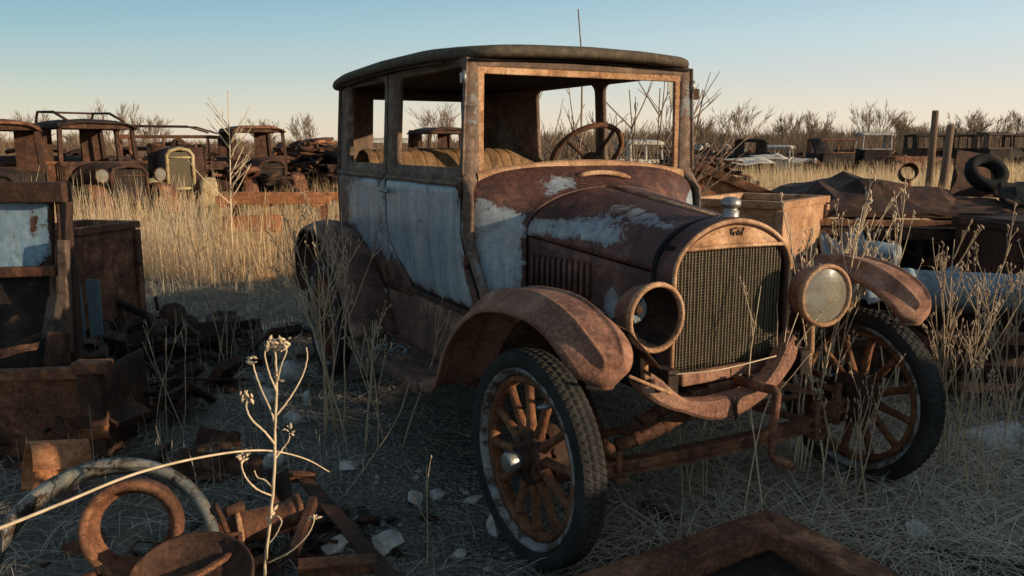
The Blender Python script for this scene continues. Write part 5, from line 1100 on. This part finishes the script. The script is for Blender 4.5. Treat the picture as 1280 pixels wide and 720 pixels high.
# unseen trailer and truck wreck, added outside the frame to shade the foreground
tl = empty('shade_trailer', (4.1, 1.7, 0), R(90)); tag(tl, 'unseen low trailer added beyond the right edge to cast shade', 'trailer')
MB().box((0, 0, .80), (4.6, 1.0, .28)).build('bed', M['rust_dark'], tl, bevel=.02); MB().box((0, 0, .36), (4.0, .3, .46)).build('chassis', M['rust_black'], tl, bevel=.02)
for x_ in (-1.3, 1.3):
    for y_ in (-.42, .42): MB().lathe([(.05, -.08), (.28, -.09), (.31, 0), (.28, .09), (.05, .08)], (x_, y_, .31), (0, 1, 0), 24, closed=True).build('wheel', M['tyre'], tl)
hulk(6.3, 1.1, R(80), 'unseen truck wreck added beyond the right edge to cast shade', H=1.55, L=4.2, roof_solid=True, grp=None)  # out of view, added to keep sun off the left foreground

# ------------------------------------------------------------------ lower right: channel frame and cable
c0, c1, c2 = at(962, 648, 2.42), at(740, 728, 2.16), at(1150, 745, 2.06)
prof = [(-.055, 0), (.055, 0), (.055, -.10), (.043, -.10), (.043, -.012), (-.043, -.012), (-.043, -.10), (-.055, -.10)]
dA = (c0 - c1).normalized(); dB = (c2 - c0).normalized(); sA = dA.cross(Vector((0, 0, 1))).normalized(); sB = dB.cross(Vector((0, 0, 1))).normalized(); sM = (sA + sB); sM = sM / sM.dot(sA)
m = MB(); rows = []
for a, b, s0, s1 in ((c1 - dA * .3, c0, sA, sM), (c0, c2 + dB * .3, sM, sB)):
    for k in range(13):
        p = a.lerp(b, k / 12); s_ = (s0 if k < 12 else s1) if s1 is sM else (s0 if k == 0 else s1); rows.append([p + s_ * q + Vector((0, 0, r + .003 * nz(p.x * 7, p.y * 7 + q * 9))) for q, r in prof + prof[:1]])
del rows[13]
m.grid(rows, smooth=False); cf = m.build('channel_iron', M['rust'], bevel=.004); tag(cf, 'heavy rusty corner of a square steel frame lying in front', 'frame')
m = MB(); plate(m, [c0 + Vector((-.02, -.08, -.07)), c1 + Vector((.05, -.06, -.07)), c1 + Vector((.3, -.8, -.08)), c2 + Vector((-.02, -.3, -.08))], 6, .004); m.build('base_plate', M['rust_black'], cf, solid=.006)
m = MB(); m.tube([c0 + Vector((.0, -.01, -.005)), c0 + Vector((.0, -.01, .006))], .012, 6); m.build('bolt', M['rust_dark'], cf)
m = MB(); plate(m, [at(1000, 672, 2.6), at(1130, 712, 2.45), at(1100, 735, 2.35), at(985, 690, 2.5)], 5, .006); o = m.build('rust_plate', M['rust_dark'], solid=.01); tag(o, 'flat rusty plate between the steel frame corner and the cable', 'plate')
cb = MB(); P0 = cr([tuple(at(u, v, y)) for u, v, y in ((985, 660, 2.85), (1060, 668, 2.75), (1150, 690, 2.62), (1230, 708, 2.5), (1320, 725, 2.4))], 90)
for s_ in range(4):
    pts = []
    for i, p in enumerate(P0): a = i * .55 + s_ * PI / 2; pts.append(p + Vector((0, math.cos(a) * .012, math.sin(a) * .012 + .005)))
    cb.tube(pts, .011, 6)
o = cb.build('steel_cable', M['cable']); tag(o, 'thick twisted dark steel cable on the ground at the lower right', 'cable')
ch = empty('rusty_bar', (0, 0, 0)); ch_m = MB(); ch_m.beam(at(805, 628, 2.9), at(850, 652, 2.8), .05, .015); bpy.data.objects.remove(ch); o = ch_m.build('flat_bar', M['rust_black']); tag(o, 'short dark flat bar in the straw right of the near tyre', 'bar')

# ------------------------------------------------------------------ left-hand junk
cw = empty('wrecked_cab_shell', (0, 0, 0)); tag(cw, 'rusted cab shell with a flaking blue panel at the left edge', 'wreck')
Y0 = 4.2
def fr_(u, v, Y=Y0): return at(u, v, Y)
bp1 = MB(); rows = []; pr = []
for i in range(25):
    r = []; q = []
    for j in range(37):
        u = lerp(-120, 68, j / 36); v = lerp(252, 338, i / 24) - (.0 if 1 else 0); p = fr_(u, v, Y0 + .0); r.append(p + Vector((0, .006 * nz(u * .03, v * .03), 0)))
        e = min((68 - u) / 14, (v - 250) / 7, (340 - v) / 10); q.append(.86 - .55 * sstep(1, 0, e) + .12 * nz(u * .05, v * .05) - .5 * math.exp(-((u - 43) / 7) ** 2 - ((v - 280) / 26) ** 2) - .4 * math.exp(-((u - 58) / 8) ** 2 - ((v - 330) / 10) ** 2))
    rows.append(r); pr.append(q)
bp1.grid(rows, paint=pr).build('painted_panel', M['bluepanel'], cw, solid=.012)
def bar(pts, w_, h_, nm, mt='rust_dark', up=(0, 1, 0), bev=.006):
    m = MB()
    for a, b in zip(pts, pts[1:]): m.beam(a, b, w_, h_, up)
    return m.build(nm, M[mt], cw, bevel=bev)
bar([fr_(-140, 240, Y0 - .04), fr_(84, 240, Y0 - .04)], .10, .09, 'top_rail'); bar([fr_(-140, 345, Y0 - .03), fr_(72, 338, Y0 - .03)], .05, .06, 'lower_rail', 'rust')
m = MB(); plate(m, [fr_(70, 232, Y0 - .03), fr_(87, 228, Y0 + .25), fr_(90, 330, Y0 + .25), fr_(72, 345, Y0 - .03)], 6, .012, 3); m.build('side_panel', M['rust_dark'], cw, solid=.014)
bar([fr_(79, 300, Y0 - .06), fr_(84, 440, Y0 - .10)], .045, .05, 'door_post', 'rust_pillar'); bar([fr_(88, 330, Y0 + .2), fr_(98, 455, Y0 + .1)], .05, .06, 'rear_post', 'rust_dark')
m = MB(); plate(m, [fr_(-140, 345, Y0 + .05), fr_(62, 345, Y0 + .05), fr_(66, 470, Y0 - .1), fr_(-140, 470, Y0 - .1)], 6, .02, 8); m.build('inner_wall', M['rust_black'], cw, solid=.01)
bar([fr_(-20, 452, Y0 - .35), fr_(60, 415, Y0 - .25)], .03, .035, 'brace', 'rust_dark'); bar([fr_(62, 425, Y0 - .3), fr_(70, 372, Y0 - .1)], .06, .05, 'brace', 'wood_dark'); bar([fr_(70, 460, Y0 - .4), fr_(74, 415, Y0 - .36)], .085, .07, 'stub_post', 'rust_dark')
bar([fr_(78, 345, Y0 - .08), fr_(79, 380, Y0 - .08)], .05, .03, 'bracket', 'rust_bright')
m = MB(); plate(m, [fr_(-10, 440, Y0 - .45), fr_(50, 428, Y0 - .4), fr_(45, 437, Y0 - .5), fr_(-5, 450, Y0 - .5)], 5, .02, 9); m.build('bent_sheet', M['rust'], cw, solid=.006)
obox('scrap_bin', 'small open rusty bin behind the cab shell, next to the tall grass', 'bin', (-2.90, 5.6, -.02), R(-14), (.40, .55, .84), 'rust')
bn = empty('front_bin', (-2.0, 3.62, 0), R(5)); bn.name = 'scrap_bin'; tag(bn, 'large dark rusty bin at the left edge in front of the cab shell', 'bin')
m = MB(); plate(m, [(-.6, -.12, .0), (.22, -.12, .0), (.20, -.14, .40), (-.6, -.14, .40)], 10, .015, 4); m.build('front_panel', M['rust'], bn, solid=.012)
m = MB(); plate(m, [(.22, -.12, .0), (.24, .35, .0), (.22, .35, .38), (.20, -.14, .40)], 8, .012, 6); m.build('side_panel', M['rust_dark'], bn, solid=.012)
MB().beam((-.6, -.15, .385), (.16, -.15, .40), .045, .05).build('rim', M['rust'], bn, bevel=.006); MB().box((.17, -.155, .22), (.10, .04, .40)).build('corner_post', M['rust_dark'], bn, bevel=.006); MB().box((.185, -.16, .425), (.15, .08, .05)).build('post_cap', M['rust'], bn, bevel=.006)
m = MB(); plate(m, [(.10, -.18, .11), (.24, -.18, .10), (.24, -.20, .17), (.12, -.19, .15)], 5, .02, 3); m.build('torn_flap', M['rust_bright'], bn, solid=.006)
# broken drum piece before it
m = MB(); m.lathe([(.135, 0), (.145, .0), (.145, .20), (.135, .20)], at(40, 600, 2.95) + Vector((-.05, .05, -.02)), (.75, .55, -.15), 26, closed=True, a0=-.6, a1=2.6); o = m.build('broken_drum', M['rust_bright']); tag(o, 'sunlit curved piece of a broken drum before the large bin', 'drum')
# upright bluish boards
bb = MB(); bb.box((0, 0, .28), (.075, .02, .56)); o = bb.build('short_board', M['bluewood'], loc=(-2.545, 5.0, .0)); tag(o, 'upright grey blue board behind the cab shell, right one', 'board', 'upright boards')
bb = MB(); bb.box((0, 0, .27), (.045, .02, .54)); o = bb.build('short_board', M['bluewood'], loc=(-2.63, 5.0, .0)); o.rotation_euler = (0, -.03, 0); tag(o, 'narrow upright grey blue board left of the wider one', 'board', 'upright boards')
# axle wreck
ax = empty('axle_wreck', (0, 0, 0)); tag(ax, 'dark old axle with hub and brake drum lying among scrap at the left', 'axle')
G = lambda u, v, Y, z=None: at(u, v, Y)
m = MB(); P1 = cr([tuple(at(u, v, Y)) for u, v, Y in ((110, 380, 5.6), (125, 375, 5.6), (150, 379, 5.6), (178, 392, 5.7), (200, 402, 5.75))], 26); m.tube(P1, .028, 10); m.build('curved_tube', M['rust_black'], ax)
hb = at(207, 397, 5.75); m = MB(); m.lathe([(.001, -.02), (.03, -.02), (.035, .02), (.07, .03), (.10, .035), (.105, .07), (.10, .10), (.06, .105), (.001, .11)], hb, (.9, -.35, .1), 26); m.build('hub', M['rust_dark'], ax); MB().tube([hb + Vector((-.05, 0, .05)), hb + Vector((-.06, 0, .15))], .012, 7).build('stud', M['rust_dark'], ax)
m = MB(); a = at(170, 430, 5.2); m.lathe([(.05, -.16), (.09, -.14), (.10, -.06), (.13, -.05), (.13, .0), (.09, .02), (.08, .12), (.05, .14)], a, (.85, -.5, .05), 22); m.lathe([(.12, .02), (.14, .02), (.14, .05), (.12, .05)], a, (.85, -.5, .05), 22, closed=True); m.build('brake_drum', M['rust_black'], ax)
m = MB(); m.tube([at(115, 405, 5.4), at(160, 415, 5.4), at(200, 405, 5.7)], [.05, .045, .04], 10); m.tube([a, at(250, 430, 5.5)], .03, 9); m.build('axle_tube', M['rust_black'], ax); MB().tube([at(135, 470, 4.9), at(150, 425, 5.0), at(165, 395, 5.1)], .008, 6).build('thin_rod', M['wood_dark'], ax)
def scrapbar(u0, v0, Y0_, u1, v1, Y1_, w_, h_, label, mt='rust_dark', name='scrap_rail', cat='rail', up=(0, 0, 1)):
    m = MB(); a, b = at(u0, v0, Y0_), at(u1, v1, Y1_); n = 10; rows = []; d = (b - a).normalized(); s_ = d.cross(Vector(up)).normalized(); t_ = s_.cross(d)
    for k in range(n + 1):
        p = a.lerp(b, k / n) + Vector((0, 0, .008 * nz(k * .5, u0))); rows.append([p + s_ * x * w_ / 2 + t_ * y * h_ / 2 for x, y in ((-1, -1), (1, -1), (1, 1), (-1, 1), (-1, -1))])
    m.grid(rows, smooth=False); e = len(rows) * 5; m.f += [[0, 1, 2, 3], [e - 5, e - 4, e - 3, e - 2]]; m.smooth += [False] * 2; o = m.build(name, M[mt], bevel=.004); tag(o, label, cat, 'scrap bars and rails on the left'); return o
scrapbar(215, 415, 5.65, 325, 402, 5.9, .05, .05, 'dark rail pointing right from the old axle'); scrapbar(215, 425, 5.5, 300, 412, 5.7, .06, .03, 'second dark rail just below the one right of the axle', 'rust_black'); scrapbar(140, 470, 4.95, 280, 440, 5.3, .08, .025, 'flat dark bar in front of the axle drum'); scrapbar(105, 482, 4.7, 240, 470, 4.8, .12, .10, 'thick black beam in front of the axle at the left', 'rust_black'); scrapbar(100, 500, 4.5, 210, 492, 4.6, .16, .12, 'dark round edged beam beside the large bin', 'rust_black')
scrapbar(203, 508, 4.25, 303, 474, 4.85, .085, .04, 'pale weathered plank lying on the ground at the left', 'wood', 'plank', 'plank'); scrapbar(130, 440, 5.1, 215, 425, 5.3, .07, .05, 'dark bar crossing the old axle', 'rust_black')
m = MB(); m.tube(cr([tuple(at(u, v, Y)) for u, v, Y in ((108, 520, 4.1), (130, 523, 4.05), (150, 540, 3.9), (155, 555, 3.75))], 16), .014, 8); o = m.build('bent_tube', M['greyblue']); tag(o, 'short bent grey tube behind the painted wheel hoop', 'tube')
# dark metal scraps mid left
for i, (u, v, Y, lab) in enumerate(((265, 560, 3.55, 'curled dark scrap sheet behind the wheel hoop'), (240, 590, 3.2, 'rusty scrap sheet leaning behind the brake drum'), (290, 590, 3.2, 'dark scrap sheet just left of the seed weed'))):
    p = at(u, v, Y); m = MB(); plate(m, [(-.10, 0, -.04), (.12, .02, -.05), (.11, .06, .05), (-.08, .09, .07)], 7, .06, i * 4 + 1); o = m.build('scrap_sheet', M['rust_dark'], loc=p, solid=.005); tag(o, lab, 'sheet', 'dark scrap sheets at the left')
# painted wheel hoop
ho = MB(); c = at(166, 576, 2.45) - Vector((0, .70, .71)) * .318; axn = Vector((.16, -.71, .70))
ho.lathe([(.285, -.03), (.303, -.034), (.319, -.022), (.303, -.012), (.299, 0), (.303, .012), (.319, .022), (.303, .034), (.285, .03)], c, axn, 96, closed=True)
M['hoop'] = rust('hoop_paint', (.025, .017, .013), (.08, .05, .03), (.16, .10, .06), 7, (.30, .27, .21), (.075, .125, .17), amount=.56, off=31, rough=.5, streak=False)
o = ho.build('wheel_hoop', M['hoop']); tag(o, 'large thin wheel hoop with worn cream and blue paint', 'wheel')
# rusty drums and parts in the corner
m = MB(); c = at(163, 662, 2.06); m.lathe([(.108, 0), (.104, -.01), (.124, -.01), (.128, 0), (.128, .05), (.120, .058), (.088, .06), (.086, .052), (.112, .05), (.114, .02)], c, (-.22, .95, -.22), 44); o = m.build('brake_drum', M['rust']); tag(o, 'upright open brake drum inside the wheel hoop', 'drum', 'old brake drums')
m = MB(); c = at(238, 722, 1.95); m.lathe([(.001, -.03), (.10, -.03), (.14, -.02), (.146, 0), (.152, .004), (.156, -.004), (.150, -.03), (.146, -.07)], c, (.05, -.35, .93), 44); o = m.build('brake_drum', M['rust_dark']); tag(o, 'shallow round drum lid lying flat at the bottom edge', 'drum', 'old brake drums'); MB().beam(c + Vector((.0, -.02, .0)), c + Vector((.07, .10, .01)), .012, .012).build('rib', M['rust'], o)
cy = empty('old_cylinder', (0, 0, 0)); tag(cy, 'rusty finned cylinder with clamps lying behind the seed weed', 'engine part'); a, b = at(268, 668, 2.35), at(380, 640, 2.48)
m = MB(); L_ = (b - a).length; m.lathe([(.001, 0), (.03, 0), (.035, .01), (.035, .05), (.05, .055), (.052, .09), (.047, .10), (.047, L_ - .05), (.054, L_ - .045), (.054, L_ - .01), (.03, L_), (.001, L_)], a, b - a, 26); m.build('barrel', M['rust'], cy)
for t in (.25, .93): q = a.lerp(b, t); MB().lathe([(.055, -.008), (.062, -.008), (.062, .008), (.055, .008)], q, b - a, 24, closed=True).build('clamp', M['rust_orange'] if t < .5 else M['rust'], cy)
MB().tube([at(268, 630, 2.3), at(277, 648, 2.28), at(285, 668, 2.26)], .009, 8).build('lever', M['rust'], cy); MB().tube([at(282, 640, 2.34), at(303, 632, 2.38)], .016, 10).build('sleeve', M['rust_dark'], cy); MB().tube([at(250, 690, 2.2), at(275, 672, 2.22), at(300, 668, 2.25), at(300, 690, 2.2)], .010, 8).build('linkage', M['rust'], cy)
ai = empty('angle_iron_frame', (0, 0, 0)); tag(ai, 'bent angle iron frame lying left of the bright stone', 'frame')
def ang(a, b, w_=.05, t_=.008, mt='rust_dark', up=(0, 0, 1)): m = MB(); m.angle(a, b, w_, t_, up); m.build('bar', M[mt], ai, bevel=.002)
ang(at(379, 597, 2.75), at(488, 722, 2.10)); ang(at(352, 590, 2.70), at(362, 650, 2.55), .05, .01, 'rust_dark', (0, 1, 0)); ang(at(372, 705, 2.15), at(470, 698, 2.2), .05, .01, 'rust'); ang(at(395, 628, 2.5), at(372, 690, 2.25), .025, .01, 'rust_dark', (0, 1, 0)); ang(at(352, 592, 2.72), at(395, 592, 2.75), .03, .01, 'rust')
